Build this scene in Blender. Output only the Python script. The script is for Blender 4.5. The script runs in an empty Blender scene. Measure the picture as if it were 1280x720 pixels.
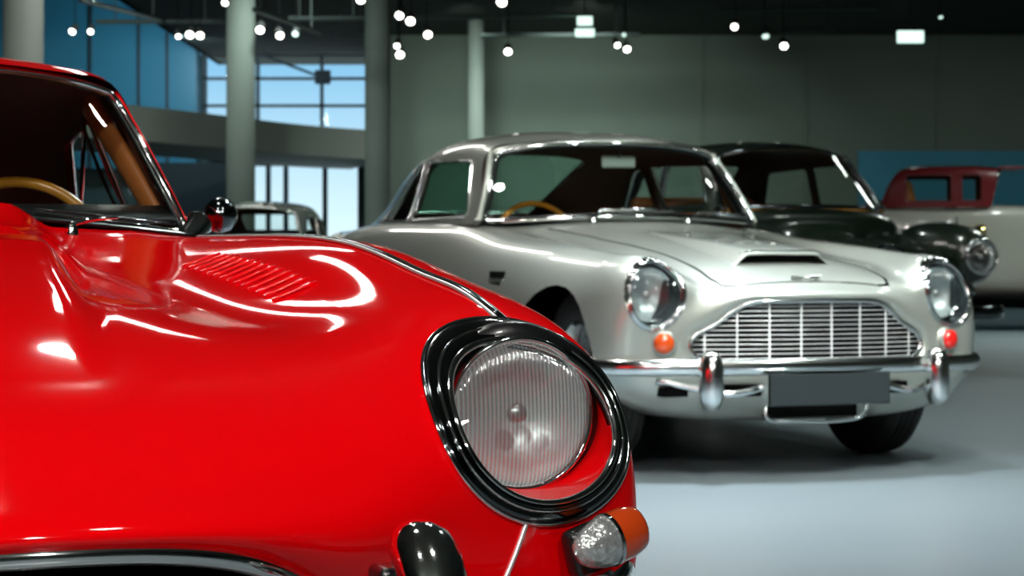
import bpy, bmesh, math, random
import numpy as np
from mathutils import Vector, Matrix
from mathutils.bvhtree import BVHTree
random.seed(7)
PI = math.pi
C = bpy.context.scene.collection

# ---------------------------------------------------------------- camera, world, exposure
cam_d = bpy.data.cameras.new('camera'); cam = bpy.data.objects.new('camera', cam_d); C.objects.link(cam)
cam.location = (0, 0, 0.80); cam.rotation_euler = (PI/2, 0, 0)
cam_d.sensor_width = 36; cam_d.lens = 36*2600/1280
cam_d.shift_y = -42/1280
cam_d.clip_start = 0.05; cam_d.clip_end = 200
cam_d.dof.use_dof = True; cam_d.dof.focus_distance = 2.72; cam_d.dof.aperture_fstop = 11.5
bpy.context.scene.camera = cam
vs = bpy.context.scene.view_settings
vs.view_transform = 'Standard'; vs.look = 'None'; vs.gamma = 1; vs.use_curve_mapping = False
vs.exposure = 0.0

world = bpy.data.worlds.new('world'); bpy.context.scene.world = world; world.use_nodes = True
wn = world.node_tree; bg = wn.nodes['Background']
tc = wn.nodes.new('ShaderNodeTexCoord'); sp = wn.nodes.new('ShaderNodeSeparateXYZ'); cr = wn.nodes.new('ShaderNodeValToRGB')
wn.links.new(tc.outputs['Generated'], sp.inputs[0]); wn.links.new(sp.outputs['Z'], cr.inputs[0]); wn.links.new(cr.outputs[0], bg.inputs[0])
cr.color_ramp.elements[0].color = (.80, .92, .93, 1); cr.color_ramp.elements[0].position = 0.0
cr.color_ramp.elements[1].color = (.20, .48, .72, 1); cr.color_ramp.elements[1].position = 0.10
bg.inputs[1].default_value = 1.25

def area(name, loc, size, power, col=(1, 1, 1), rot=(0, 0, 0), sy=None):
    d = bpy.data.lights.new(name, 'AREA'); d.energy = power; d.color = col; d.size = size
    if sy: d.shape = 'RECTANGLE'; d.size_y = sy
    o = bpy.data.objects.new(name, d); C.objects.link(o); o.location = loc; o.rotation_euler = rot; return o
# added unseen lamps standing in for the hall's ceiling lighting
WARM, COOL, GRN = (1, .96, .90), (.86, .95, 1), (.90, 1, .93)
def lamp(x, y, z, power, tx, ty, tz, r=.16, col=WARM, spread=None):
    d = bpy.data.lights.new('unseen_lamp', 'AREA'); d.shape = 'DISK'; d.size = r*2; d.energy = power; d.color = col
    if spread: d.spread = math.radians(spread)
    o = bpy.data.objects.new('unseen_lamp', d); C.objects.link(o); o.location = (x, y, z); o.rotation_mode = 'QUATERNION'
    o.rotation_quaternion = Vector((0, 0, -1)).rotation_difference(Vector((tx-x, ty-y, tz-z)).normalized()); return o
def strip_lamp(x, y, z, L, w, power, rz=0):
    d = bpy.data.lights.new('added_strip_lamp', 'AREA'); d.shape = 'RECTANGLE'; d.size = L; d.size_y = w; d.energy = power; d.color = WARM
    o = bpy.data.objects.new('added_strip_lamp', d); C.objects.link(o); o.location = (x, y, z); o.rotation_euler = (0, 0, math.radians(rz)); return o
# added behind the camera to light the red car's front evenly
lamp(-2.6, -2.2, 4.4, 92, -.6, 2.4, .6); lamp(-.6, -3.0, 4.0, 122, -.4, 2.2, .5); lamp(1.6, -2.0, 4.4, 84, -.1, 2.3, .6)
strip_lamp(-3.3, 19.3, 4.9, 7.0, .28, 85, -70); strip_lamp(-2.6, 13.6, 4.9, 3.4, .22, 40, 102); lamp(-1.6, 1.4, 4.7, 18, -1., 3.2, .7); lamp(.7, 2.0, 4.7, 22, -.2, 3, .7); lamp(-1.2, 4.6, 4.7, 18, -1, 4, .8)  # strips added so their reflection draws the bonnet highlight; discs over the red car
# over the silver car
lamp(1.0, 4.4, 4.7, 32, 1.2, 7.6, .8, spread=70); lamp(3.0, 4.8, 4.7, 30, 1.4, 8, .8, col=GRN, spread=70); lamp(2.6, 8.4, 4.8, 34, 1.6, 8.6, .8, col=GRN); lamp(-1.6, 8.6, 4.8, 60, .2, 8.8, .7); lamp(.3, 10.5, 4.8, 28, .4, 10, 1)  # the lamp on the left is added to brighten the car's side
# floor on the right
lamp(.8, 8.8, 4.8, 70, .3, 6.3, 0, col=COOL, spread=60)
# further back: general rows
for (x, y, p) in ((4.5, 12, 22), (1.5, 14, 18), (-6.5, 15, 26), (0, 20, 22), (5.5, 18.5, 40), (6.5, 19.8, 120), (9, 22, 60), (-6, 27, 40), (5, 28, 25), (10, 30, 25)):  # strong ones at the right added to brighten the limousine
    lamp(x, y, 4.9, p, x, y-.8, 0, .2, GRN, 110)
# wall washers
lamp(1.2, 34.5, 4.9, 50, 1.6, 40, 1.2, .2, GRN, 90); lamp(-.8, 35, 4.9, 24, -.9, 40, 1.6, .2, GRN, 90); lamp(6.5, 34.5, 4.9, 7, 7, 40, .8, .2, GRN, 90); lamp(11, 34.5, 4.9, 6, 10, 40, .6, .2, GRN, 90)
lamp(-6.5, 40, 4.9, 60, -8, 43.5, 3.5, .2, (.6, .85, 1)); lamp(-3.4, 29, 4.8, 18, -2.4, 33.5, 2.5, .2, GRN, 90); lamp(-5.6, 26, 4.8, 45, -6.5, 34, 2.5, .2, GRN, 100)  # added to brighten the blue wall, a column and the balcony

# ---------------------------------------------------------------- materials
def pmat(name, col, rough=.5, metal=0, coat=0, spec=.5, emit=None, estr=0, coat_r=.03):
    m = bpy.data.materials.new(name); m.use_nodes = True
    b = m.node_tree.nodes['Principled BSDF']
    b.inputs['Base Color'].default_value = (*col, 1); b.inputs['Roughness'].default_value = rough
    b.inputs['Metallic'].default_value = metal; b.inputs['Coat Weight'].default_value = coat
    b.inputs['Coat Roughness'].default_value = coat_r
    b.inputs['Specular IOR Level'].default_value = spec
    if emit: b.inputs['Emission Color'].default_value = (*emit, 1); b.inputs['Emission Strength'].default_value = estr
    return m
def noise_bump(m, scale, strength, dist=.01, colvar=0):
    nt = m.node_tree; b = nt.nodes['Principled BSDF']
    t = nt.nodes.new('ShaderNodeTexCoord'); n = nt.nodes.new('ShaderNodeTexNoise'); n.inputs['Scale'].default_value = scale
    bu = nt.nodes.new('ShaderNodeBump'); bu.inputs['Strength'].default_value = strength; bu.inputs['Distance'].default_value = dist
    nt.links.new(t.outputs['Object'], n.inputs['Vector']); nt.links.new(n.outputs['Fac'], bu.inputs['Height']); nt.links.new(bu.outputs['Normal'], b.inputs['Normal'])
    if colvar:
        c = b.inputs['Base Color'].default_value[:3]
        r = nt.nodes.new('ShaderNodeValToRGB'); nt.links.new(n.outputs['Fac'], r.inputs[0]); nt.links.new(r.outputs[0], b.inputs['Base Color'])
        r.color_ramp.elements[0].color = (*[x*(1-colvar) for x in c], 1); r.color_ramp.elements[1].color = (*[min(1, x*(1+colvar)) for x in c], 1)
    return m
def glass(name, tint=(.9, .95, .93), gl=1.0, rough=.0):
    m = bpy.data.materials.new(name); m.use_nodes = True; nt = m.node_tree; nt.nodes.clear()
    o = nt.nodes.new('ShaderNodeOutputMaterial'); mx = nt.nodes.new('ShaderNodeMixShader')
    t = nt.nodes.new('ShaderNodeBsdfTransparent'); g = nt.nodes.new('ShaderNodeBsdfGlossy')
    geo = nt.nodes.new('ShaderNodeNewGeometry'); dt = nt.nodes.new('ShaderNodeVectorMath'); dt.operation = 'DOT_PRODUCT'
    nt.links.new(geo.outputs['Incoming'], dt.inputs[0]); nt.links.new(geo.outputs['Normal'], dt.inputs[1])
    def mth(op, a, b=None):
        n = nt.nodes.new('ShaderNodeMath'); n.operation = op
        for i, x in enumerate((a, b)):
            if x is None: continue
            if isinstance(x, (int, float)): n.inputs[i].default_value = x
            else: nt.links.new(x, n.inputs[i])
        return n.outputs[0]
    sch = mth('ADD', mth('MULTIPLY', mth('POWER', mth('SUBTRACT', 1.0, mth('ABSOLUTE', dt.outputs['Value'])), 5.0), .92), .08)
    t.inputs[0].default_value = (*tint, 1); g.inputs['Roughness'].default_value = rough
    mu = nt.nodes.new('ShaderNodeMath'); mu.operation = 'MULTIPLY'; mu.inputs[1].default_value = gl
    nt.links.new(sch, mu.inputs[0]); nt.links.new(mu.outputs[0], mx.inputs[0])
    nt.links.new(t.outputs[0], mx.inputs[1]); nt.links.new(g.outputs[0], mx.inputs[2]); nt.links.new(mx.outputs[0], o.inputs[0])
    return m
def ribbed_glass(name, scale=420):
    m = glass(name, (.93, .96, .96), 1.6, .08); nt = m.node_tree
    t = nt.nodes.new('ShaderNodeTexCoord'); w = nt.nodes.new('ShaderNodeTexWave'); w.bands_direction = 'X'; w.inputs['Scale'].default_value = scale/7
    bu = nt.nodes.new('ShaderNodeBump'); bu.inputs['Strength'].default_value = .9; bu.inputs['Distance'].default_value = .002
    nt.links.new(t.outputs['Object'], w.inputs['Vector']); nt.links.new(w.outputs['Fac'], bu.inputs['Height'])
    mu = [n for n in nt.nodes if n.type == 'MATH' and n.operation == 'MULTIPLY' and abs(n.inputs[1].default_value-1.6) < 1e-6][0]
    ad = nt.nodes.new('ShaderNodeMath'); ad.operation = 'MULTIPLY_ADD'; ad.inputs[1].default_value = .42
    nt.links.new(w.outputs['Fac'], ad.inputs[0]); nt.links.new(mu.outputs[0], ad.inputs[2])
    mx = [n for n in nt.nodes if n.type == 'MIX_SHADER'][0]; nt.links.new(ad.outputs[0], mx.inputs[0])
    for n in nt.nodes:
        if n.type == 'BSDF_GLOSSY': nt.links.new(bu.outputs['Normal'], n.inputs['Normal'])
    return m
RED = pmat('red_paint', (.90, .0005, .003), .6, 0, .75, spec=0.0, coat_r=.045)
SILVER = pmat('silver_paint', (.46, .50, .46), .36, .55, 1.0, coat_r=.04)
CHROME = pmat('chrome', (.82, .86, .86), .08, 1)
CHROME2 = pmat('polished_steel', (.88, .92, .92), .17, 1)
SATIN = pmat('satin_aluminium', (.80, .83, .84), .35, .7)
DCHROME = pmat('dark_chrome', (.15, .17, .18), .10, 1)
BLACK = pmat('black_trim', (.006, .007, .008), .28, 0, .3)
RUBBER = noise_bump(pmat('tyre_rubber', (.010, .010, .010), .62), 90, .3)
MATT = pmat('matt_black', (.004, .004, .004), .9, spec=.1)
DASH = pmat('dash_vinyl', (.016, .022, .024), .45)
TAN = noise_bump(pmat('tan_leather', (.52, .17, .04), .45), 160, .15, .002)
BROWN = noise_bump(pmat('brown_lining', (.12, .035, .014), .8), 220, .2, .002)
SEATB = noise_bump(pmat('black_leather', (.014, .012, .012), .45), 160, .15, .002)
WOOD = noise_bump(pmat('wood_and_dash_sheen', (.95, .36, .03), .3, 0, .6), 30, .05, colvar=.25)  # wood of the steering rims; on the saloon dashboard it imitates yellow reflections
AMBER = pmat('amber_lens', (.60, .06, .008), .12, 0, 1.0, emit=None)
ORANGE = pmat('orange_lens', (.75, .09, .01), .15, 0, 1.0)
REDLENS = pmat('red_lens', (.9, .02, .015), .15, 0, 1.0)
PLATE = noise_bump(pmat('blank_plate', (.028, .038, .042), .5), 40, .05)
GLASS = glass('window_glass', (.90, .95, .93), .45)
GREENGLASS = glass('tinted_window_glass', (.55, .78, .70), 1.2)
COVER = glass('clear_cover_glass', (.97, .98, .98), .7)
RIB = ribbed_glass('fluted_lamp_glass')
REFL = pmat('lamp_reflector', (.84, .94, .95), .34, .40)
noise_bump(REFL, 38, .5, .0015)
CLEARL = pmat('clear_fluted_lens', (.50, .54, .54), .16, .6, 1.0); noise_bump(CLEARL, 110, .9, .004, .6)
GREEN = pmat('dark_green_paint', (.006, .014, .008), .3, 0, 1.0)
CREAM = pmat('cream_paint', (.42, .42, .37), .4, 0, 1.0)
MAROON = pmat('maroon_paint', (.16, .008, .012), .35, 0, 1.0)
PALE = pmat('pale_green_paint', (.34, .42, .38), .38, .2, 1.0)
GOLD = pmat('brass_metal', (.72, .60, .22), .18, 1)

# ---------------------------------------------------------------- mesh helpers (car coordinates are a: back from the nose, l: to the car's left, z: up)
def V(p): return Vector((p[1], p[0], p[2]))
def link(name, bm, mat, parent=None, smooth=True, label=None):
    me = bpy.data.meshes.new(name); bm.normal_update(); bm.to_mesh(me); bm.free()
    for m in (mat if isinstance(mat, (list, tuple)) else [mat]): me.materials.append(m)
    if smooth: me.polygons.foreach_set('use_smooth', [True]*len(me.polygons))
    o = bpy.data.objects.new(name, me); C.objects.link(o)
    if parent: o.parent = parent
    if label: o['label'] = label
    return o
def thing(name, label, cat, loc=(0, 0, 0), rz=0, group=None):
    o = bpy.data.objects.new(name, None); C.objects.link(o); o.location = loc; o.rotation_euler = (0, 0, rz); o.empty_display_size = .1
    o['label'] = label; o['category'] = cat
    if group: o['group'] = group
    return o
def tag(o, label, cat, group=None):
    o['label'] = label; o['category'] = cat
    if group: o['group'] = group
    return o
def struct(name, bm, mat, smooth=False):
    o = link(name, bm, mat, None, smooth); o['kind'] = 'structure'; return o

def spline(pts, t, tt):
    """natural cubic spline through pts (n,...) at params t evaluated at tt"""
    pts = np.asarray(pts, float); n = len(pts); h = np.diff(t)
    sh = pts.shape; P = pts.reshape(n, -1)
    A = np.zeros((n, n)); B = np.zeros_like(P); A[0, 0] = A[-1, -1] = 1
    for i in range(1, n-1):
        A[i, i-1] = h[i-1]; A[i, i] = 2*(h[i-1]+h[i]); A[i, i+1] = h[i]
        B[i] = 3*((P[i+1]-P[i])/h[i]-(P[i]-P[i-1])/h[i-1])
    c = np.linalg.solve(A, B)
    tt = np.asarray(tt, float); k = np.clip(np.searchsorted(t, tt, side='right')-1, 0, n-2)
    dx = (tt-t[k])[:, None]; hh = h[k][:, None]
    b = (P[k+1]-P[k])/hh - hh*(2*c[k]+c[k+1])/3
    d = (c[k+1]-c[k])/(3*hh)
    R = P[k]+b*dx+c[k]*dx**2+d*dx**3
    return R.reshape((len(tt),)+sh[1:])
def chord(A):   # mean chord parameter along axis 0 for (n,m,3)
    d = np.sqrt((np.diff(A, axis=0)**2).sum(-1)).mean(1)**.8
    return np.concatenate([[0], np.cumsum(d)])
def dens(t, nper):
    out = []
    for i in range(len(t)-1): out += list(np.linspace(t[i], t[i+1], nper, endpoint=False))
    return np.array(out+[t[-1]])
def surf(ctrl, nu, nv, mirror=True):
    """ctrl [stations][half ring]: interpolated grid; mirror adds the l<0 half with C2 continuity. first ring point lies at l=0"""
    A = np.array(ctrl, float)                       # (S,R,3)
    if mirror:
        M = A[:, 1:, :].copy(); M[:, :, 1] *= -1; A = np.concatenate([M[:, ::-1], A], axis=1)
        if np.abs(ctrl[0][-1][1]) < 1e-6: A = A[:, 1:]  # bottom centre shared
        closed = np.abs(ctrl[0][-1][1]) < 1e-6
    else: closed = False
    if closed: E = np.concatenate([A[:, -3:], A, A[:, :4]], axis=1)
    else: E = A
    tv = chord(np.swapaxes(E, 0, 1))
    if closed:
        t0 = 3; lo, hi = 3, 3+A.shape[1]; tvv = []
        for i in range(lo, hi): tvv += list(np.linspace(tv[i], tv[i+1], nv, endpoint=False))
        tvv = np.array(tvv)
    else: tvv = dens(tv, nv)
    G = np.swapaxes(spline(np.swapaxes(E, 0, 1), tv, tvv), 0, 1)
    tu = chord(G); G = spline(G, tu, dens(tu, nu))
    return G, closed
def grid_bm(G, closed=False):
    bm = bmesh.new(); n, m = G.shape[:2]
    vv = [[bm.verts.new((G[i, j, 1], G[i, j, 0], G[i, j, 2])) for j in range(m)] for i in range(n)]
    for i in range(n-1):
        for j in range(m if closed else m-1):
            k = (j+1) % m
            try: bm.faces.new((vv[i][j], vv[i][k], vv[i+1][k], vv[i+1][j]))
            except ValueError: pass
    return bm
AX = {'a': 1, 'l': 0, 'z': 2}
def cut(bm, poly, axes, filt):
    """cut the outline poly (points in the two named axes) exactly into the faces passing filt and return the faces inside"""
    i, j = AX[axes[0]], AX[axes[1]]; k = 3-i-j
    P = np.array(poly, float)
    area2 = sum(P[q][0]*P[(q+1) % len(P)][1]-P[(q+1) % len(P)][0]*P[q][1] for q in range(len(P)))
    if area2 < 0: P = P[::-1]
    mn, mx = P.min(0)-.06, P.max(0)+.06
    for q in range(len(P)):
        p, r = P[q], P[(q+1) % len(P)]
        no = Vector((0, 0, 0)); no[i] = r[1]-p[1]; no[j] = -(r[0]-p[0])
        if no.length < 1e-9: continue
        co = Vector((0, 0, 0)); co[i], co[j] = p
        L = max((r[0]-p[0])**2+(r[1]-p[1])**2, 1e-9)**.5
        fs = []
        for f in bm.faces:
            c = f.calc_center_median()
            if mn[0] < c[i] < mx[0] and mn[1] < c[j] < mx[1] and filt(c):
                fs.append(f)
        g = set(fs)
        for f in fs: g.update(f.edges); g.update(f.verts)
        bmesh.ops.bisect_plane(bm, geom=list(g), plane_co=co, plane_no=no.normalized(), dist=1e-5)
    ins = []
    n = len(P)
    def inside(x, y):
        r = False
        for q in range(n):
            (x1, y1), (x2, y2) = P[q], P[(q+1) % n]
            if (y1 > y) != (y2 > y) and x < (x2-x1)*(y-y1)/(y2-y1)+x1: r = not r
        return r
    for f in bm.faces:
        c = f.calc_center_median()
        if mn[0] < c[i] < mx[0] and mn[1] < c[j] < mx[1] and filt(c) and inside(c[i], c[j]): ins.append(f)
    return ins
def take(bm, faces):
    """move faces into a new bmesh"""
    nb = bmesh.new(); mp = {}
    for f in faces:
        vs_ = []
        for v in f.verts:
            if v not in mp: mp[v] = nb.verts.new(v.co)
            vs_.append(mp[v])
        try: nb.faces.new(vs_)
        except ValueError: pass
    bmesh.ops.delete(bm, geom=faces, context='FACES')
    return nb
def copybm(bm): return bm.copy()
def offset(bm, d):
    bm.normal_update()
    for v in bm.verts: v.co += v.normal*d
def thicken(bm, t):
    bmesh.ops.recalc_face_normals(bm, faces=bm.faces)
    bmesh.ops.solidify(bm, geom=list(bm.faces), thickness=t)
    return bm
def tube(bm, pts, r, seg=8, closed=False, flat=None, cap=True):
    """pts in car coords (a,l,z); r number or list; flat=(rn, rb, up) elliptical section"""
    P = [V(p) for p in pts]; n = len(P); rings = []
    up = V(flat[2]) if flat else None; prev = None
    for i in range(n):
        if closed: d = P[(i+1) % n]-P[i-1]
        else: d = P[min(i+1, n-1)]-P[max(i-1, 0)]
        if d.length < 1e-9: d = Vector((0, 1, 0))
        d.normalize()
        if up is not None: u = up - d*up.dot(d)
        elif prev is not None: u = prev - d*prev.dot(d)
        else:
            u = Vector((0, 0, 1)) if abs(d.z) < .9 else Vector((1, 0, 0)); u = u-d*u.dot(d)
        if u.length < 1e-6: u = d.orthogonal()
        u.normalize(); prev = u; w = d.cross(u)
        ri = r[i] if isinstance(r, (list, tuple)) else r
        ru, rw = (flat[0], flat[1]) if flat else (ri, ri)
        if flat and isinstance(r, (list, tuple)): ru *= ri; rw *= ri
        rings.append([bm.verts.new(P[i]+u*ru*math.cos(2*PI*k/seg)+w*rw*math.sin(2*PI*k/seg)) for k in range(seg)])
    for i in range(n if closed else n-1):
        A, B = rings[i], rings[(i+1) % n]
        for k in range(seg): bm.faces.new((A[k], A[(k+1) % seg], B[(k+1) % seg], B[k]))
    if cap and not closed:
        bm.faces.new(rings[0]); bm.faces.new(rings[-1])
    return bm
def smoothpts(pts, n=6, closed=False):
    A = np.array(pts, float)
    if closed: A = np.concatenate([A[-2:], A, A[:3]])
    t = np.concatenate([[0], np.cumsum(np.maximum(np.sqrt((np.diff(A, axis=0)**2).sum(1)), 1e-6)**.7)])
    if closed:
        tt = []
        for i in range(2, len(A)-3): tt += list(np.linspace(t[i], t[i+1], n, endpoint=False))
        return spline(A, t, tt)
    return spline(A, t, dens(t, n))
def lathe(bm, prof, origin, axis, seg=32, sx=1, sy=1, rot=0, cap=True):
    """prof list of (r, h) about axis through origin (car coords)"""
    ax = V(axis).normalized(); o = V(origin)
    u = Vector((1, 0, 0)) if abs(ax.x) < .8 else Vector((0, 1, 0)); u = (u-ax*u.dot(ax)).normalized(); w = ax.cross(u)
    rings = []
    for r, h in prof:
        R = []
        for k in range(seg):
            t = 2*PI*k/seg; x, y = r*sx*math.cos(t), r*sy*math.sin(t)
            x, y = x*math.cos(rot)-y*math.sin(rot), x*math.sin(rot)+y*math.cos(rot)
            R.append(bm.verts.new(o+ax*h+u*x+w*y))
        rings.append(R)
    for A, B in zip(rings, rings[1:]):
        for k in range(seg): bm.faces.new((A[k], A[(k+1) % seg], B[(k+1) % seg], B[k]))
    if prof[0] == prof[-1]: cap = False
    if cap and prof[0][0] > 1e-4: bm.faces.new(rings[0])
    if cap and prof[-1][0] > 1e-4: bm.faces.new(rings[-1])
    bmesh.ops.remove_doubles(bm, verts=bm.verts, dist=1e-6)
    return bm
def box(bm, c, s, rz=0, bev=0):
    """axis aligned in car coords: c (a,l,z), s sizes"""
    r = bmesh.ops.create_cube(bm, size=1, matrix=Matrix.Translation(V(c)) @ Matrix.Rotation(rz, 4, 'Z') @ Matrix.Diagonal((s[1], s[0], s[2], 1)))
    if bev:
        es = {e for v in r['verts'] for e in v.link_edges}
        bmesh.ops.bevel(bm, geom=list(es), offset=bev, segments=3, affect='EDGES', profile=.6)
    return bm
def B(): return bmesh.new()
def mirrorl(p): return (p[0], -p[1], p[2])
def rquad(pts, rad=.05, n=6):
    """rounded polygon in 2d"""
    out = []; m = len(pts)
    for i in range(m):
        p0, p1, p2 = [np.array(pts[q % m], float) for q in (i-1, i, i+1)]
        r = rad[i] if isinstance(rad, (list, tuple)) else rad
        d0 = (p0-p1); d2 = (p2-p1); r0 = min(r, np.linalg.norm(d0)*.45); r2 = min(r, np.linalg.norm(d2)*.45)
        A = p1+d0/np.linalg.norm(d0)*r0; Bq = p1+d2/np.linalg.norm(d2)*r2
        for k in range(n+1):
            t = k/n; out.append(tuple((1-t)**2*A+2*t*(1-t)*p1+t*t*Bq))
    return out
class Caster:
    def __init__(s, bm): s.t = BVHTree.FromBMesh(bm)
    def hit(s, o, d):
        h = s.t.ray_cast(V(o), V(d).normalized())
        if h[0] is None: return None
        return (h[0].y, h[0].x, h[0].z), (h[1].y, h[1].x, h[1].z)
def project(caster, poly, axes, start, d):
    out = []
    for p in poly:
        o = {'a': 0, 'l': 0, 'z': 0}; o[axes[0]], o[axes[1]] = p
        k = [x for x in 'alz' if x not in axes][0]; o[k] = start
        h = caster.hit((o['a'], o['l'], o['z']), d)
        if h: out.append(h[0])
    return out

def wheel(parent, a, l, R=.33, W=.16, spoke=True, capmat=None, steer=0):
    """wheel > tyre, rim, hub"""
    s = 1 if l > 0 else -1
    w = bpy.data.objects.new('wheel', None); C.objects.link(w); w.parent = parent; w.location = V((a, l, R)); w.rotation_euler = (0, 0, steer); w.empty_display_size = .1
    bm = B(); h = W/2
    prof = [(R*.60, -h*.75), (R*.66, -h*.95), (R*.80, -h*1.05), (R*.93, -h*.95), (R*.985, -h*.78), (R, -h*.55)]
    for q in (-.3, 0, .3): prof += [(R, h*(q-.10)), (R*.982, h*(q-.06)), (R*.982, h*(q+.06)), (R, h*(q+.10))]
    prof += [(R, h*.55), (R*.985, h*.78), (R*.93, h*.95), (R*.80, h*1.05), (R*.66, h*.95), (R*.60, h*.75)]
    lathe(bm, prof[:], (0, 0, 0), (0, s, 0), 48, cap=False)
    link('tyre', bm, RUBBER, w)
    bm = B(); r0 = R*.62
    lathe(bm, [(r0*.9, -h*.8), (r0*1.03, -h*.7), (r0*1.03, -h*.6), (r0*.95, -h*.5), (r0*.93, h*.5), (r0*1.03, h*.75), (r0*1.05, h*.85), (r0*.98, h*.85), (r0*.9, h*.5), (r0*.88, -h*.5), (r0*.9, -h*.8)], (0, 0, 0), (0, s, 0), 40)
    link('rim', bm, CHROME, w)
    bm = B()
    if spoke:
        for k in range(36):
            t = 2*PI*k/36; t2 = t+(.35 if k % 2 else -.35); y0 = h*.9 if k % 4 < 2 else h*.1
            tube(bm, [(.035*math.cos(t2), s*y0*.9, .035*math.sin(t2)), (r0*.92*math.cos(t), s*h*.3, r0*.92*math.sin(t))], .0022, 5)
        lathe(bm, [(.0, h*1.15), (.02, h*1.15), (.03, h*1.0), (.034, h*.5), (.05, -h*.2), (.0, -h*.3)], (0, 0, 0), (0, s, 0), 20)
        for k in (0, PI):
            tube(bm, [(0, s*h*1.05, 0), (.05*math.cos(k), s*h*1.1, .05*math.sin(k))], .008, 6)
    else:
        lathe(bm, [(0, h*.9), (R*.2, h*.88), (R*.32, h*.75), (R*.45, h*.7), (R*.58, h*.55), (R*.58, h*.4), (0, h*.3)], (0, 0, 0), (0, s, 0), 32)
    link('hub_cap' if not spoke else 'wire_spokes', bm, capmat or CHROME, w)
    return w
def steering(parent, a, l, z, R=.2, tilt=.45, rim=WOOD):
    s = bpy.data.objects.new('steering_wheel', None); C.objects.link(s); s.parent = parent; s.location = V((a, l, z)); s.rotation_euler = (PI/2-tilt, 0, 0); s.empty_display_size = .1
    bm = B(); tube(bm, [(R*math.sin(t*2*PI/48), R*math.cos(t*2*PI/48), 0) for t in range(48)], .013, 10, closed=True); link('wheel_rim', bm, rim, s)
    bm = B()
    for t in (0, PI, -PI/2): tube(bm, [(0, 0, -.02), (R*math.sin(t), R*math.cos(t), 0)], .008, 6, flat=(.003, .012, (0, 0, 1)))
    lathe(bm, [(0, 0), (.035, -.005), (.04, -.02), (.03, -.05), (0, -.05)], (0, 0, 0), (0, 0, 1), 20)
    link('wheel_spokes', bm, CHROME, s)
    bm = B(); tube(bm, [(0, 0, -.04), (0, 0, -.45)], .02, 8); link('steering_column', bm, MATT, s)
def seat(parent, a, l, mat, zb=.28, hh=.48):
    s = bpy.data.objects.new('seat', None); C.objects.link(s); s.parent = parent; s.location = V((a, l, zb)); s.empty_display_size = .1
    bm = B(); box(bm, (0, 0, .07), (.5, .46, .14), bev=.05); link('seat_cushion', bm, mat, s)
    bm = B(); box(bm, (0, 0, 0), (.13, .46, hh), bev=.055)
    for v in bm.verts: v.co.z += .14+hh/2; v.co.y += .24+(v.co.z-.14)*.22
    link('backrest', bm, mat, s)
def arch_cut(bm, a, z, R, lmin):
    for s in (1, -1):
        poly = [(a+R*math.cos(t*2*PI/28), z+R*math.sin(t*2*PI/28)) for t in range(28)]
        fs = cut(bm, poly, 'az', lambda c, s=s: c.x*s > lmin)
        bmesh.ops.delete(bm, geom=fs, context='FACES')
def arch_liner(parent, a, z, R, l, depth, name='wheel_arch_liner'):
    for s in (1, -1):
        bm = B(); n = 20; rings = []
        for (rr, ll) in ((R, l-.015), (R, l-depth), (.02, l-depth)):
            rings.append([bm.verts.new(V((a+rr*math.cos(PI*k/n), s*ll, z+rr*math.sin(PI*k/n)))) for k in range(n+1)])
        for A, Bq in zip(rings, rings[1:]):
            for k in range(n): bm.faces.new((A[k], A[k+1], Bq[k+1], Bq[k]))
        link(name, bm, MATT, parent)
def lamp_parts(h, c, d, R=.089, depth=.06, dome=.012, ring=.008, ringmat=None):
    """round sealed beam lamp in pieces under h: reflector, lens, bulb_shield, rim"""
    bm = B(); lathe(bm, [(R*math.sin(t*PI/2/9), -depth*math.cos(t*PI/2/9)) for t in range(10)], c, d, 36)
    bmesh.ops.delete(bm, geom=[f for f in bm.faces if len(f.verts) > 4], context='FACES'); link('reflector', bm, REFL, h)
    bm = B(); lathe(bm, [(R*math.sin(t*PI/2/9), dome*math.cos(t*PI/2/9)) for t in range(10)], c, d, 60)
    bmesh.ops.delete(bm, geom=[f for f in bm.faces if len(f.verts) > 4], context='FACES'); link('lens', bm, RIB, h)
    bm = B(); lathe(bm, [(R*.12, -.022), (R*.15, -.012), (R*.12, -.006), (0, -.004)], c, d, 20); link('bulb_shield', bm, SATIN, h)
    bm = B(); lathe(bm, [(R*.985, -.006), (R*1.0, .004), (R*1.0+ring*.6, .008), (R*1.0+ring, .0), (R*1.0+ring, -.02), (R*.985, -.02), (R*.985, -.006)], c, d, 48)
    link('rim', bm, ringmat or CHROME, h)
def headlamp(parent, c, d, R=.089, depth=.06, dome=.012, ring=.008, name='headlamp', ringmat=None):
    h = bpy.data.objects.new(name, None); C.objects.link(h); h.parent = parent; h.empty_display_size = .05
    lamp_parts(h, c, d, R, depth, dome, ring, ringmat); return h

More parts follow.
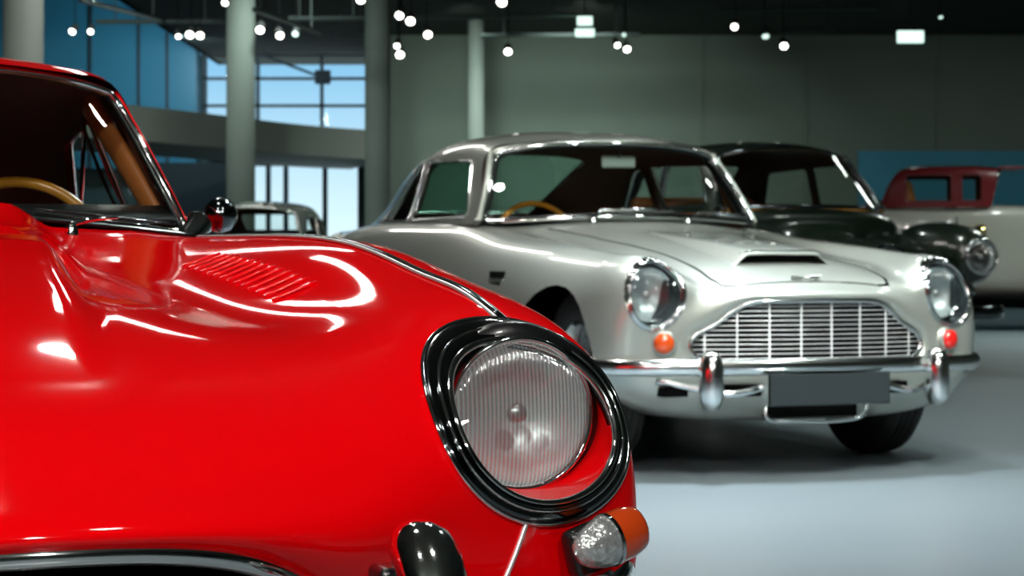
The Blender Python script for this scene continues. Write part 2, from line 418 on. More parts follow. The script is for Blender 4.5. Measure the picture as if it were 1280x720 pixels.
def oval(s, cx, cz, ra, rb, tilt, n=40):
    return [(s*(cx+ra*math.cos(q)*math.cos(tilt)-rb*math.sin(q)*math.sin(tilt)), cz+ra*math.cos(q)*math.sin(tilt)+rb*math.sin(q)*math.cos(tilt)) for q in [2*PI*k/n for k in range(n)]]
def covered_lamp(car, caster, s, OV, lc, R, cen, bucketmat, wide, bezmat, dome=.02, depth=.2, aim=(-1, .02, .02), bulge=.016):
    """lamp sunk in the wing behind a clear cover: covered_headlamp > outer_bezel, beads, inner_bezel, lamp_bucket, glass_cover, lamp pieces"""
    outer = project(caster, oval(s, OV['cx'], OV['cz'], OV['ra']*wide, OV['rb']*wide*1.02, OV['tilt'], 64), 'lz', -.5, (1, 0, 0))
    inner = project(caster, oval(s, OV['cx'], OV['cz'], OV['ra']*.955, OV['rb']*.95, OV['tilt'], 64), 'lz', -.5, (1, 0, 0))
    if len(outer) != 64: print('OUTER', len(outer)); outer = [tuple(np.array(inner[k])+(np.array(inner[k])-np.mean(inner, 0))*(wide-.955)) for k in range(64)]
    hl = bpy.data.objects.new('covered_headlamp', None); C.objects.link(hl); hl.parent = car; hl.empty_display_size = .05
    def lerp(A, Bq, f, out=0.0):
        return [(p[0]+(q[0]-p[0])*f-out*.8, p[1]+(q[1]-p[1])*f, p[2]+(q[2]-p[2])*f+out*.5) for p, q in zip(A, Bq)]
    bm = B(); RR = [lerp(inner, outer, f, o_) for f, o_ in ((0, -.02), (0, .004), (.12, .009), (.3, .0085), (.5, .0075), (.72, .0085), (.88, .0075), (1, .002), (1, -.004))]
    vr = [[bm.verts.new(V(p)) for p in q] for q in RR]
    for A, Bq in zip(vr, vr[1:]):
        for k in range(64): bm.faces.new((A[k], A[(k+1) % 64], Bq[(k+1) % 64], Bq[k]))
    link('outer_bezel', bm, bezmat, hl)
    bm = B(); tube(bm, lerp(inner, outer, .97, .004), .0030, 6, closed=True); tube(bm, lerp(inner, outer, .42, .008), .0025, 6, closed=True); link('bezel_edge_bead', bm, CHROME, hl)
    bm = B(); tube(bm, lerp(inner, outer, -.02, .003), .005, 8, closed=True); link('inner_bezel', bm, CHROME, hl)
    bm = B(); rows = []
    for f, bk in ((0, .0), (.0, .03), (.08, .5), (.25, .85), (.6, 1), (1, 1)):
        bk *= depth if bk > .1 else 1
        rows.append([bm.verts.new(V((p[0]*(1-f)+cen[0]*f+bk*(1-f*.3), p[1]*(1-f)+cen[1]*f, p[2]*(1-f)+cen[2]*f))) for p in inner])
    for A, Bq in zip(rows, rows[1:]):
        for k in range(64): bm.faces.new((A[k], A[(k+1) % 64], Bq[(k+1) % 64], Bq[k]))
    link('lamp_bucket', bm, bucketmat, hl)
    bm = B(); rows = []; m = np.array(inner).mean(0)
    for f in (0, .15, .35, .6, .85):
        o_ = bulge*(1-(1-f)**2)
        rows.append([bm.verts.new(V((p[0]*(1-f)+m[0]*f-o_, p[1]*(1-f)+m[1]*f+o_*.3*s, p[2]*(1-f)+m[2]*f+o_*.8))) for p in inner])
    for A, Bq in zip(rows, rows[1:]):
        for k in range(64): bm.faces.new((A[k], A[(k+1) % 64], Bq[(k+1) % 64], Bq[k]))
    c0 = bm.verts.new(V((m[0]-bulge, m[1]+.3*bulge*s, m[2]+.8*bulge)))
    for k in range(64): bm.faces.new((rows[-1][k], rows[-1][(k+1) % 64], c0))
    link('glass_cover', bm, COVER, hl)
    lamp_parts(hl, lc, aim, R, .07, dome)
    bm = B(); lathe(bm, [(R*1.07, -.004), (R*1.25, -.012), (R*1.3, -.03), (R*1.15, -.06)], lc, aim, 48)
    bmesh.ops.delete(bm, geom=[f for f in bm.faces if len(f.verts) > 4], context='FACES')
    link('lamp_seal', bm, BLACK, hl)
    return hl

# ================================================================ hall (setting)
def wall_noise(m, sc): return noise_bump(m, sc, .08, .01, .06)
WALL = wall_noise(pmat('grey_green_plaster', (.20, .26, .22), .85), 1.5)
CEIL = pmat('dark_ceiling', (.045, .055, .045), .9)
COLM = wall_noise(pmat('column_paint', (.25, .31, .28), .7), 2)
BALM = wall_noise(pmat('balcony_concrete', (.36, .40, .36), .75), 1.2)
BLUEP = wall_noise(pmat('blue_display_panel', (.06, .34, .50), .6), 2)
BLUEW = pmat('blue_glazed_wall', (.07, .36, .52), .35, 0, .2)
MULL = pmat('window_mullion', (.04, .07, .09), .5)
FLOORM = pmat('polished_floor', (.20, .235, .26), .24, 0, .0)
nt = FLOORM.node_tree; b_ = nt.nodes['Principled BSDF']
t_ = nt.nodes.new('ShaderNodeTexCoord'); n_ = nt.nodes.new('ShaderNodeTexNoise'); n_.inputs['Scale'].default_value = .8; n_.inputs['Detail'].default_value = 5
r_ = nt.nodes.new('ShaderNodeValToRGB'); r_.color_ramp.elements[0].color = (.180, .222, .245, 1); r_.color_ramp.elements[1].color = (.200, .245, .268, 1)
nt.links.new(t_.outputs['Object'], n_.inputs[0]); nt.links.new(n_.outputs[0], r_.inputs[0]); nt.links.new(r_.outputs[0], b_.inputs['Base Color'])
r2 = nt.nodes.new('ShaderNodeMapRange'); r2.inputs['To Min'].default_value = .26; r2.inputs['To Max'].default_value = .32
nt.links.new(n_.outputs[0], r2.inputs[0]); nt.links.new(r2.outputs[0], b_.inputs['Roughness'])

X0, X1, Y0, Y1, ZC = -15.0, 15.0, -6.0, 40.0, 5.02
def wbox(x0, x1, y0, y1, z0, z1, bm=None):
    bm = bm or B(); box(bm, ((y0+y1)/2, (x0+x1)/2, (z0+z1)/2), (y1-y0, x1-x0, z1-z0)); return bm
struct('floor', wbox(X0-.3, X1+.3, Y0-.3, Y1+6.3, -.2, 0), FLOORM)
ZR, XL_, YR = 6.5, (254-640)*44/2600, 32.5
bm = B(); wbox(XL_, X1+.3, Y0-.3, Y1+6.3, ZC, ZC+.2, bm); wbox(X0-.3, XL_, Y0-.3, YR, ZC, ZC+.2, bm); wbox(X0-.3, XL_, YR, Y1+6.3, ZR, ZR+.2, bm); wbox(XL_, XL_+.1, YR, Y1+6.3, ZC, ZR+.2, bm); wbox(X0-.3, XL_, YR-.1, YR, ZC, ZR+.2, bm)
struct('ceiling', bm, CEIL)
struct('wall_right', wbox(X1, X1+.3, Y0, Y1+.3, 0, ZC), WALL)
struct('wall_left', wbox(X0-.3, X0, Y0, Y1+6, 0, 6.5), WALL)
struct('wall_front', wbox(X0, X1, Y0-.3, Y0, 0, ZC), WALL)
struct('wall_back', wbox(-2.45, X1, Y1, Y1+.3, 0, ZC), WALL)
# window wall on the left, at the far end behind the balcony
YW = 44.0
def wx(px, y): return (px-640)*y/2600
def wz(py, y): return .8+(318-py)*y/2600
WM = pmat('window_wall_paint', (.10, .17, .17), .8)
xl, xr = wx(252, YW), wx(466, YW)
zb, zt = wz(172, YW), wz(66, YW)
bm = B(); wbox(X0, xl, YW, YW+.3, 0, ZC, bm); wbox(xl, -2.4, YW, YW+.3, zt, ZC, bm); wbox(xl, wx(262, YW), YW, YW+.3, 0, zb, bm)
dz = wz(204, YW); wbox(wx(262, YW), -2.4, YW, YW+.3, dz, zb, bm); wbox(wx(452, YW), -2.4, YW, YW+.3, 0, dz, bm); wbox(xr, -2.4, YW, YW+.3, zb, zt, bm)
struct('wall_window_side', bm, WM)
struct('trim_1', wbox(-2.45, -2.15, Y1+.31, YW+.3, 0, ZC), WM)
PANE = glass('pane_glass', (.92, .97, .99), .02)
o = struct('window_1', wbox(xl, xr, YW+.1, YW+.12, zb, zt), PANE)
bm = B()
for px in (256, 322, 402, 463): wbox(wx(px, YW)-.035, wx(px, YW)+.035, YW+.0, YW+.14, zb, zt, bm)
for py in (98, 132, 170): wbox(xl, xr, YW+.0, YW+.14, wz(py, YW)-.03, wz(py, YW)+.03, bm)
o2 = link('window_frame', bm, MULL, o, False)
bm = B(); tube(bm, [(YW-.12, wx(325, YW), wz(68, YW)), (YW-.12, wx(402, YW), wz(97, YW))], .03, 6); box(bm, (YW-.1, wx(404, YW), wz(97, YW)), (.12, .34, .30), bev=.04); link('bracing_rod', bm, MULL, o, False)
o = struct('door_1', wbox(wx(262, YW), wx(452, YW), YW+.1, YW+.12, 0, dz), PANE)
bm = B()
for px in (264, 285, 335, 357, 406, 450): wbox(wx(px, YW)-.05, wx(px, YW)+.05, YW, YW+.14, 0, dz, bm)
wbox(wx(262, YW), wx(452, YW), YW, YW+.14, dz-.06, dz+.06, bm); wbox(wx(262, YW), wx(452, YW), YW, YW+.14, 0, .15, bm)
link('door_frame', bm, MULL, o, False)
# upper left: blue glazed wall set back over the balcony
struct('wall_blue_glazing', wbox(X0, xl-.02, YW-.6, YW-.02, 2.6, ZR), BLUEW)
bm = B()
for px in (120, 180, 215): wbox(wx(px, YW)-.03, wx(px, YW)+.03, YW-.66, YW-.6, 2.6, ZR, bm)
struct('trim_2', bm, MULL)
# curved balcony: a fascia running towards the windows, with its slab
pts = [(-15, 25.), (-9.0, 29.), (-7.0, 31.5), (-5.2, 35), (-4.3, 37.2), (-3.2, 39.2), (-2.45, 40.)]
S = smoothpts([(p[1], p[0], 0) for p in pts], 8)
bm = B(); rows = []
def ztop(i): return 0
n = len(S)
for i in range(n):
    y = S[i, 0]; x = S[i, 1]
    z1, z0 = 3.18, 2.62
    rows.append([bm.verts.new(q) for q in ((x, y, z0), (x, y, z1), (x-.15, y+.25, z1), (x-.15, y+.25, z0+.1), (x-1.0, y+4.5, z0+.1), (x-1.0, y+4.5, z0))])
for A, Bq in zip(rows, rows[1:]):
    for k in range(6): bm.faces.new((A[k], A[(k+1) % 6], Bq[(k+1) % 6], Bq[k]))
struct('balcony', bm, BALM)
struct('wall_under_balcony', wbox(wx(120, 38), wx(262, 38), 43.0, 43.2, 0, 2.7), pmat('dark_partition', (.03, .05, .055), .7))
# blue panel along the far wall, right
struct('wall_blue_panel', wbox(wx(1072, Y1), X1, Y1-.12, Y1-.01, 0, wz(189, Y1)), BLUEP)
# vertical wall piers
bm = B(); 
for px in (875, 1005, 1170): wbox(wx(px, Y1), wx(px, Y1)+.06, Y1-.04, Y1, wz(189, Y1) if px > 1070 else 0, ZC, bm)
struct('trim_3', bm, WALL)
def column(px, y, dpx, label):
    x = wx(px, y); r = dpx*y/2600/2
    bm = B(); lathe(bm, [(r, 0), (r, ZC)], (y, x, 0), (0, 0, 1), 40)
    t = link('column', bm, COLM); tag(t, label, 'column', 'round columns')
    bm = B(); lathe(bm, [(r+.02, 0), (r+.02, .12), (r, .13)], (0, 0, 0), (0, 0, 1), 40)
    return t
column(29, 21.5, 50, 'widest round grey column at the far left, behind the red car roof')
column(301, 30.5, 36, 'round grey column in front of the big window, behind the small pale coupe')
column(472, 33.5, 32, 'round grey column at the right edge of the big window')
column(595, 37.5, 20, 'thin pale round column rising behind the silver car roof')

# track lighting under the ceiling
LAMPH = pmat('spotlight_glow', (1, 1, 1), .5, emit=(1, .98, .88), estr=9)
LAMPD = pmat('dim_spotlight_glow', (1, 1, 1), .5, emit=(.65, .9, .8), estr=1.6)
TRK = pmat('track_metal', (.20, .26, .25), .4, .6)
GREYM = pmat('spot_housing', (.08, .09, .09), .5)
def spot(px, py, y, dpx=9, mat=None, label='', aim=(0, -.6, -.8), light=0, group='ceiling spotlights'):
    x, z = wx(px, y), wz(py, y); r = dpx*y/2600/2*.72
    t = thing('ceiling_spotlight', label, 'spotlight', (x, y, z), 0, group)
    d = Vector(aim).normalized(); D = (d.y, d.x, d.z)
    bm = B(); lathe(bm, [(r*1.15, .0), (r*1.2, -.02), (r*1.1, -.16), (r*.5, -.19), (0, -.19)], (0, 0, 0), D, 16)
    bmesh.ops.delete(bm, geom=[f for f in bm.faces if len(f.verts) > 4], context='FACES')
    link('housing', bm, GREYM, t)
    bm = B(); lathe(bm, [(0, .0), (r, -.005), (r, -.015), (0, -.02)], (0, 0, 0), D, 16); link('lamp', bm, mat or LAMPH, t)
    p = -d*.12; bm = B(); tube(bm, [(p.y, p.x, p.z), (p.y, p.x, min(ZC-z, 2.0))], .007, 6); link('stem', bm, BLACK, t)
    if light:
        l = bpy.data.lights.new('spot', 'SPOT'); l.energy = light; l.spot_size = math.radians(60); l.spot_blend = .6; l.shadow_soft_size = .06; l.color = (1, .97, .9)
        lo = bpy.data.objects.new('spot', l); C.objects.link(lo); lo.parent = t; lo.location = d*.03
        lo.rotation_mode = 'QUATERNION'; lo.rotation_quaternion = Vector((0, 0, -1)).rotation_difference(d)
    return t
FAR = [
 (90, 40, 30, 10, 'spotlight, left one of the pair by the far left column'), (113, 40, 30, 9, 'spotlight, right one of the pair by the far left column'),
 (223, 46, 30, 8, 'spotlight at the left end of the bright cluster left of the window column'), (237, 44, 30, 13, 'brightest spotlight of the cluster left of the window column'), (250, 45, 30, 12, 'spotlight at the right end of the cluster left of the window column'),
 (281, 4, 29, 10, 'spotlight at the top edge beside the window column'), (325, 38, 30, 13, 'spotlight just right of the window column'), (350, 45, 30, 12, 'middle spotlight above the big window'), (369, 43, 30, 11, 'dimmer spotlight above the big window'),
 (451, 0, 28, 14, 'spotlight at the top edge left of the second column'), (499, 20, 28, 13, 'upper left spotlight of the pair right of the second column'), (513, 27, 28, 14, 'upper right spotlight of the pair right of the second column'), (535, 44, 28, 13, 'spotlight right of the pair beside the second column'), (496, 58, 29, 9, 'smaller upper spotlight of the lower pair by the second column'), (500, 69, 29, 13, 'lowest spotlight beside the second column'),
 (627, 3, 28, 16, 'spotlight at the top edge over the thin column'), (635, 65, 31, 12, 'spotlight over the silver car, right of the thin column'),
 (772, 57, 32, 9, 'left spotlight in the cluster over the silver car'), (780, 44, 32, 7, 'topmost small spotlight in the cluster over the silver car'), (784, 62, 32, 11, 'lowest spotlight in the cluster over the silver car'),
 (918, 34, 30, 11, 'spotlight high over the dark car, first from the left'), (980, 58, 30, 12, 'lower spotlight over the dark car')]
for k, (px, py, y, d, lb) in enumerate(FAR): spot(px, py, y, d, LAMPD if 'dimmer' in lb or 'topmost small' in lb else LAMPH, lb, aim=(.1*((k*7) % 5-2), -.8, -.6))
spot(957, 46, 30, 12, LAMPD, 'dim greenish spotlight between two bright ones over the dark car')
spot(1176, 22, 33, 7, LAMPD, 'small dim spotlight at the far upper right')
def fixture(px, py, wpx, hpx, y, label):
    x, z = wx(px, y), wz(py, y); w, h = wpx*y/2600, hpx*y/2600
    t = thing('ceiling_light_box', label, 'ceiling light', (x, y, z), 0, 'box lights under the ceiling')
    bm = B(); box(bm, (.06, 0, 0), (.08, w+.03, h+.03), bev=.01); link('housing', bm, GREYM, t, False)
    bm = B(); box(bm, (0, 0, 0), (.05, w, h), bev=.012); link('diffuser', bm, LAMPD, t, False)
    bm = B(); tube(bm, [(.06, 0, h/2), (.06, 0, ZC-z)], .015, 6); link('stem', bm, GREYM, t)
fixture(731, 26, 19, 11, 34, 'upper, fainter box light over the silver car')
fixture(731, 41, 24, 10, 34, 'lower box light over the silver car')
fixture(1138, 46, 33, 15, 34, 'wide pale box light at the upper right')
def track(px0, py0, y0, px1, py1, y1, label):
    p = (y0, wx(px0, y0), wz(py0, y0)); q = (y1, wx(px1, y1), wz(py1, y1))
    bm = B(); tube(bm, [p, q], .035, 8)
    for f in (.15, .85):
        m = [p[i]+(q[i]-p[i])*f for i in range(3)]; tube(bm, [m, (m[0], m[1], ZC)], .01, 6)
    tag(link('ceiling_track', bm, TRK), label, 'lighting track', 'lighting tracks')
track(100, 0, 26, 205, 26, 31, 'slanting pipe track at the upper left')
track(120, 27, 31, 280, 27, 31, 'level track left of the window column')
track(360, 23, 31, 456, 23, 31, 'pale level track over the big window')
track(420, 45, 34, 456, 45, 34, 'short lower track over the big window')
track(318, 12, 27, 400, 42, 31, 'slanting track right of the window column')
track(500, 22, 34, 720, 19, 34, 'long track running over the thin column')
track(600, 44, 36, 800, 43, 36, 'track over the silver car roof with a box light')
track(900, 12, 33, 1096, 10, 33, 'long faint track at the upper right')
track(975, 40, 31, 1045, 38, 31, 'short track over the dark car')

# ================================================================ red sports coupe
def red_car():
    car = thing('sports_coupe', 'bright red low sports coupe in the foreground with one oval covered headlamp showing', 'car', (-.405, 1.94, 0), .363)
    H = [
     [(.125,0,.500),(.13,.08,.498),(.14,.15,.490),(.16,.21,.474),(.185,.255,.452),(.205,.285,.432),(.22,.30,.41),(.21,.27,.365),(.17,.15,.335),(.15,0,.33)],
     [(.10,0,.515),(.105,.09,.513),(.12,.17,.506),(.145,.24,.49),(.175,.295,.467),(.20,.325,.445),(.215,.345,.41),(.20,.31,.34),(.16,.17,.31),(.14,0,.30)],
     [(.16,0,.560),(.165,.12,.558),(.18,.23,.550),(.205,.33,.54),(.24,.43,.525),(.27,.50,.492),(.295,.555,.42),(.28,.46,.30),(.24,.25,.26),(.22,0,.25)],
     [(.30,0,.625),(.305,.15,.625),(.31,.30,.62),(.32,.43,.620),(.335,.55,.612),(.365,.668,.575),(.39,.738,.48),(.38,.67,.27),(.36,.3,.23),(.35,0,.22)],
     [(.50,0,.682),(.50,.17,.68),(.49,.32,.676),(.48,.455,.686),(.475,.585,.705),(.475,.713,.670),(.50,.773,.53),(.5,.70,.27),(.5,.35,.2),(.5,0,.2)],
     [(.78,0,.728),(.78,.20,.722),(.78,.35,.706),(.78,.475,.728),(.78,.585,.765),(.78,.71,.742),(.78,.805,.57),(.78,.75,.28),(.78,.4,.19),(.78,0,.19)],
     [(1.1,0,.757),(1.1,.20,.748),(1.1,.36,.728),(1.1,.48,.762),(1.1,.60,.808),(1.1,.71,.78),(1.1,.825,.58),(1.1,.78,.28),(1.1,.4,.18),(1.1,0,.18)],
     [(1.5,0,.782),(1.5,.20,.774),(1.5,.36,.758),(1.5,.48,.788),(1.5,.60,.828),(1.5,.71,.80),(1.5,.83,.59),(1.5,.79,.28),(1.5,.4,.18),(1.5,0,.18)],
     [(1.9,0,.815),(1.9,.20,.809),(1.9,.37,.798),(1.9,.49,.812),(1.9,.60,.832),(1.9,.715,.805),(1.9,.83,.60),(1.9,.79,.28),(1.9,.4,.18),(1.9,0,.18)],
     [(2.16,0,.862),(2.18,.20,.859),(2.24,.38,.850),(2.31,.50,.846),(2.38,.60,.836),(2.42,.72,.808),(2.42,.83,.60),(2.42,.79,.28),(2.42,.4,.18),(2.42,0,.18)]]
    G, cl = surf(H, 20, 13)
    # power bulge along the middle of the bonnet
    a, l, z = G[..., 0], G[..., 1], G[..., 2]
    wb = np.clip(.10+.115*(a-.45), .08, .27)
    hb = .054*np.clip((a-.40)/.9, 0, 1)**1.1*np.clip(1-(a-1.5)*.35, .5, 1)
    t = np.clip((np.abs(l)-wb*.76)/(wb*.36), 0, 1); bump = 1-(t*t*(3-2*t))
    top = z > .45
    G[..., 2] += np.where(top, hb*bump, 0)
    bm = grid_bm(G, cl)
    caster = Caster(bm)
    # headlamp openings (tilted ovals)
    OV = dict(cx=.601, cz=.599, ra=.127, rb=.099, tilt=math.radians(-9))
    arch_cut(bm, 1.02, .33, .36, .6)
    for s in (1, -1):
        fs = cut(bm, oval(s, n=28, **OV), 'lz', lambda c, s=s: c.y < .9 and c.x*s > .2)
        bmesh.ops.delete(bm, geom=fs, context='FACES')
    # louvres: slots stamped as raised blades are separate parts; side split into bonnet and underpan
    body = link('bonnet', bm, RED, car)
    for s in (1, -1):
        covered_lamp(car, caster, s, OV, (.440, s*.612, .603), .089, (.52, s*.60, .600), RED, 1.175, DCHROME, .02, .2, (-1, .0, .03), .03)
        # chrome seam strips: back over the wing and down to the bumper
        P = []
        for k in range(26):
            aa = .50+k*.072; hh = caster.hit((aa, s*(.612-.012*k/26), 1.5), (0, 0, -1))
            if hh and aa < 2.3: P.append((hh[0][0], hh[0][1], hh[0][2]+.002))
        bm = B(); tube(bm, smoothpts(P[::2], 5), 1, 8, flat=(.0035, .010, (0, 0, 1))); st = link('seam_strip', bm, SATIN, car); bm = B(); tube(bm, smoothpts([(p[0], p[1], p[2]+.0025) for p in P[::2]], 5), 1, 8, flat=(.0025, .0055, (0, 0, 1))); link('seam_groove', bm, DCHROME, st)
        P = []
        for k in range(12):
            zz = .500-k*.015; ll = .570-.45*.015*k-.0002*k*k
            hh = caster.hit((-.5, s*ll, zz), (1, 0, 0))
            if hh: P.append((hh[0][0]-.001, hh[0][1], hh[0][2]))
        bm = B(); tube(bm, smoothpts(P[::2], 5), .0032, 8); link('seam_strip', bm, SATIN, car)
        # indicator lamp: clear front lens, amber side lens on a dark base
        ind = bpy.data.objects.new('indicator_lamp', None); C.objects.link(ind); ind.parent = car; ind.location = V((.290, s*.662, .463)); ind.rotation_euler = (math.radians(-4), math.radians(-14*s), math.radians(18)*s); ind.empty_display_size = .03
        def pod(l0, l1, name, mat, rr, nn=14):
            bm = B(); rings = []
            for k in range(nn+1):
                f = l0+(l1-l0)*k/nn; u = (f+.050)/.098      # 0..1 along the pod
                wv = rr*(max(0, 1-(1-min(u/.62, 1))**2)**.5)*(1 if u < .75 else math.cos((u-.75)/.25*.75)**.5)
                wv = max(wv, .001)
                rings.append([bm.verts.new(V((-.000-wv*.85*math.cos(2*PI*q/24)-.02*(1-(1-u)**2)*0-.0, s*f, wv*math.sin(2*PI*q/24)*.98))) for q in range(24)])
            for A, Bq in zip(rings, rings[1:]):
                for q in range(24): bm.faces.new((A[q], A[(q+1) % 24], Bq[(q+1) % 24], Bq[q]))
            bm.faces.new(rings[0]); bm.faces.new(rings[-1])
            link(name, bm, mat, ind)
        pod(-.050, .004, 'clear_lens', CLEARL, .032); pod(.004, .048, 'amber_lens', AMBER, .032); pod(.001, .006, 'lens_divider', CHROME, .0335, 2)
        bm = B(); box(bm, (.022, -.0*s, -.006), (.03, .085, .058), bev=.013); link('lamp_base', bm, BLACK, ind)
        # bumper blade wrapping round under the indicator
        pts = [(.10,.33,.415),(.135,.42,.412),(.19,.52,.408),(.25,.60,.404),(.34,.68,.402),(.48,.755,.405),(.62,.80,.41),(.75,.825,.415)]
        bm = B(); tube(bm, smoothpts([(p[0]-.03, s*p[1], p[2]) for p in pts], 5), 1, 12, flat=(.026, .015, (0, 0, 1))); link('bumper', bm, CHROME, car)
        # overrider horn
        bm = B(); hp = [(.14,.365,.500),(.095,.362,.502),(.050,.36,.480),(.028,.36,.445),(.03,.36,.41),(.045,.36,.37),(.07,.36,.34)]
        tube(bm, smoothpts([(p[0]-.01, s*p[1], p[2]) for p in hp], 5), [ .5+.5*min(1, k/7) for k in range(31)], 14, flat=(.036, .030, (0, 1, 0))); link('overrider', bm, CHROME, car)
        bm = B(); box(bm, (.09, s*.33, .455), (.05, .03, .05), bev=.01); link('bumper_bracket', bm, BLACK, car)
        # wiper spindle and blade, louvres
    # mouth: chrome lip, dark duct and horizontal bar
    ring = smoothpts([H[0][k] for k in range(10)]+[mirrorl(H[0][k]) for k in range(8, 0, -1)], 6, closed=True)
    bm = B(); tube(bm, [(p[0]-.016, p[1], p[2]+.003) for p in ring], .0115, 10, closed=True); link('mouth_trim', bm, CHROME, car)
    bm = B(); rows = []
    for f, bk in ((0, 0), (.06, .02), (.08, .25), (.3, .3), (1, .3)):
        rows.append([bm.verts.new(V((p[0]+bk, p[1]*(1-f), p[2]*(1-f)+.42*f))) for p in ring])
    for A, Bq in zip(rows, rows[1:]):
        for k in range(len(ring)): bm.faces.new((A[k], A[(k+1) % len(ring)], Bq[(k+1) % len(ring)], Bq[k]))
    link('mouth_duct', bm, MATT, car)
    bm = B(); tube(bm, smoothpts([(.17+.6*l_*l_, l_, .415) for l_ in np.linspace(-.29, .29, 9)], 3), 1, 10, flat=(.02, .012, (0, 0, 1))); link('mouth_bar', bm, CHROME, car)
    # louvres
    for s in (1, -1):
        for k in range(14):
            a0 = .98+k*.048; bm = B(); P = []
            for q in range(7):
                ll = .435+.065*q/6; hh = caster.hit((a0, s*ll, 1.5), (0, 0, -1))
                if hh: P.append((hh[0][0], s*ll, hh[0][2]+.0035*math.sin(PI*(q+.5)/7)))
            tube(bm, P, 1, 8, flat=(.003, .007, (0, 0, 1))); link('bonnet_louvre', bm, RED, car)
    # rear body: sides and tail, open over the cockpit
    def ring_r(a_, zt_, lt, lw, zw, zb_, lb): return [(a_, lt-.02, zt_-.005), (a_, lt, zt_+.005), (a_, lt+.10, zt_-.03), (a_, lw, zw), (a_, lw-.03, .30), (a_, lb, zb_), (a_, 0, zb_)]
    R = [ring_r(2.42, .836, .60, .83, .60, .18, .5), ring_r(2.9, .85, .62, .83, .60, .18, .5), ring_r(3.4, .87, .60, .83, .62, .18, .5), ring_r(3.9, .86, .54, .80, .62, .2, .5), ring_r(4.3, .80, .44, .70, .60, .28, .45), ring_r(4.55, .70, .30, .50, .56, .40, .3)]
    for s in (1, -1):
        G2, _ = surf([[(p[0], s*p[1], p[2]) for p in r] for r in R], 7, 5, mirror=False)
        bm = grid_bm(G2)
        fs = cut(bm, [(3.45+.36*math.cos(t*2*PI/24), .33+.36*math.sin(t*2*PI/24)) for t in range(24)], 'az', lambda c, s=s: c.x*s > .55)
        bmesh.ops.delete(bm, geom=fs, context='FACES'); link('body_side', bm, RED, car)
    # greenhouse: windscreen shell, roof and side windows
    U = [
     [(2.32,0,1.188),(2.335,.2,1.186),(2.41,.37,1.177),(2.55,.490,1.155),(2.52,.55,1.01),(2.44,.625,.845)],
     [(2.50,0,1.222),(2.52,.2,1.218),(2.58,.37,1.205),(2.66,.495,1.168),(2.66,.555,1.02),(2.66,.635,.85)],
     [(2.95,0,1.235),(2.95,.2,1.228),(2.95,.36,1.205),(2.95,.485,1.16),(2.95,.555,1.02),(2.95,.64,.86)],
     [(3.4,0,1.195),(3.4,.2,1.188),(3.4,.35,1.165),(3.4,.46,1.115),(3.4,.54,1.0),(3.4,.62,.87)],
     [(3.9,0,1.04),(3.9,.18,1.032),(3.9,.32,1.01),(3.9,.42,.975),(3.9,.50,.92),(3.9,.57,.86)],
     [(4.4,0,.82),(4.4,.15,.815),(4.4,.26,.80),(4.4,.34,.785),(4.4,.40,.775),(4.4,.47,.765)],
     [(4.6,0,.64),(4.6,.1,.64),(4.6,.2,.635),(4.6,.26,.63),(4.6,.31,.62),(4.6,.35,.60)]]
    G3, _ = surf(U, 7, 6)
    bm = grid_bm(G3)
    side = rquad([(2.60, .885), (2.72, 1.105), (3.02, 1.125), (3.10, .895)], .03)
    quart = rquad([(3.14, .895), (3.06, 1.12), (3.30, 1.08), (3.62, .91)], .03)
    rearw = rquad([(3.42, -.30), (3.42, .30), (4.1, .22), (4.1, -.22)], .06)
    for poly, ax, nm in ((side, 'az', 'door_window'), (quart, 'az', 'quarter_window')):
        for s in (1, -1):
            fs = cut(bm, poly, ax, lambda c, s=s: c.x*s > .35)
            nb = take(bm, fs)
            be = [e for e in nb.edges if len(e.link_faces) == 1]
            loop = Caster(nb)
            w = link(nm, nb, GLASS, car)
            ring = project(loop, [((p[0]-3.0)*.995+3.0, p[1]) for p in poly], 'az', s*1.5, (0, -s, 0))
            fb = B(); tube(fb, ring, .007, 6, closed=True) if len(ring) > 4 else None
            link('window_trim', fb, CHROME, w)
    fs = cut(bm, rearw, 'al', lambda c: c.z > .8); nb = take(bm, fs); link('rear_window', nb, GLASS, car)
    lin = bm.copy(); bmesh.ops.recalc_face_normals(lin, faces=lin.faces)
    link('roof', bm, RED, car)
    c = lin.faces[:]; offset(lin, -.018); link('roof_lining', lin, BROWN, car)
    # windscreen between cowl line, A posts and header
    bot = smoothpts([(2.19,0,.885),(2.205,.15,.882),(2.25,.3,.872),(2.33,.47,.858),(2.43,.618,.845)], 6)
    topc = smoothpts([(2.33,0,1.180),(2.345,.15,1.178),(2.39,.28,1.173),(2.46,.39,1.162),(2.55,.480,1.145)], 6)
    def scr(u, v):  # u -1..1, v 0..1
        x = abs(u)*(len(bot)-1); k = min(int(x), len(bot)-2); f = x-k
        b_, t_ = bot[k]*(1-f)+bot[k+1]*f, topc[k]*(1-f)+topc[k+1]*f
        p = b_*(1-v)+t_*v; p = p.copy(); p[0] -= .02*math.sin(PI*v)*1.0
        if u < 0: p[1] = -p[1]
        return p
    Gs = np.array([[scr(u, v) for v in np.linspace(0.02, .98, 16)] for u in np.linspace(-.985, .985, 60)])
    link('windscreen', grid_bm(Gs), GLASS, car)
    per = [scr(u, .0) for u in np.linspace(-.97, .97, 50)]+[scr(1, v) for v in np.linspace(.04, .94, 14)]+[scr(u, 1) for u in np.linspace(.97, -.97, 50)]+[scr(-1, v) for v in np.linspace(.94, .04, 14)]
    bm = B(); tube(bm, [tuple(p) for p in per], .0085, 8, closed=True); fr = link('windscreen_frame', bm, CHROME, car)
    bm = B(); tube(bm, [(p[0]+.004, p[1]*.985, p[2]*.992+.008) for p in per], .008, 8, closed=True); link('windscreen_seal', bm, BLACK, fr)
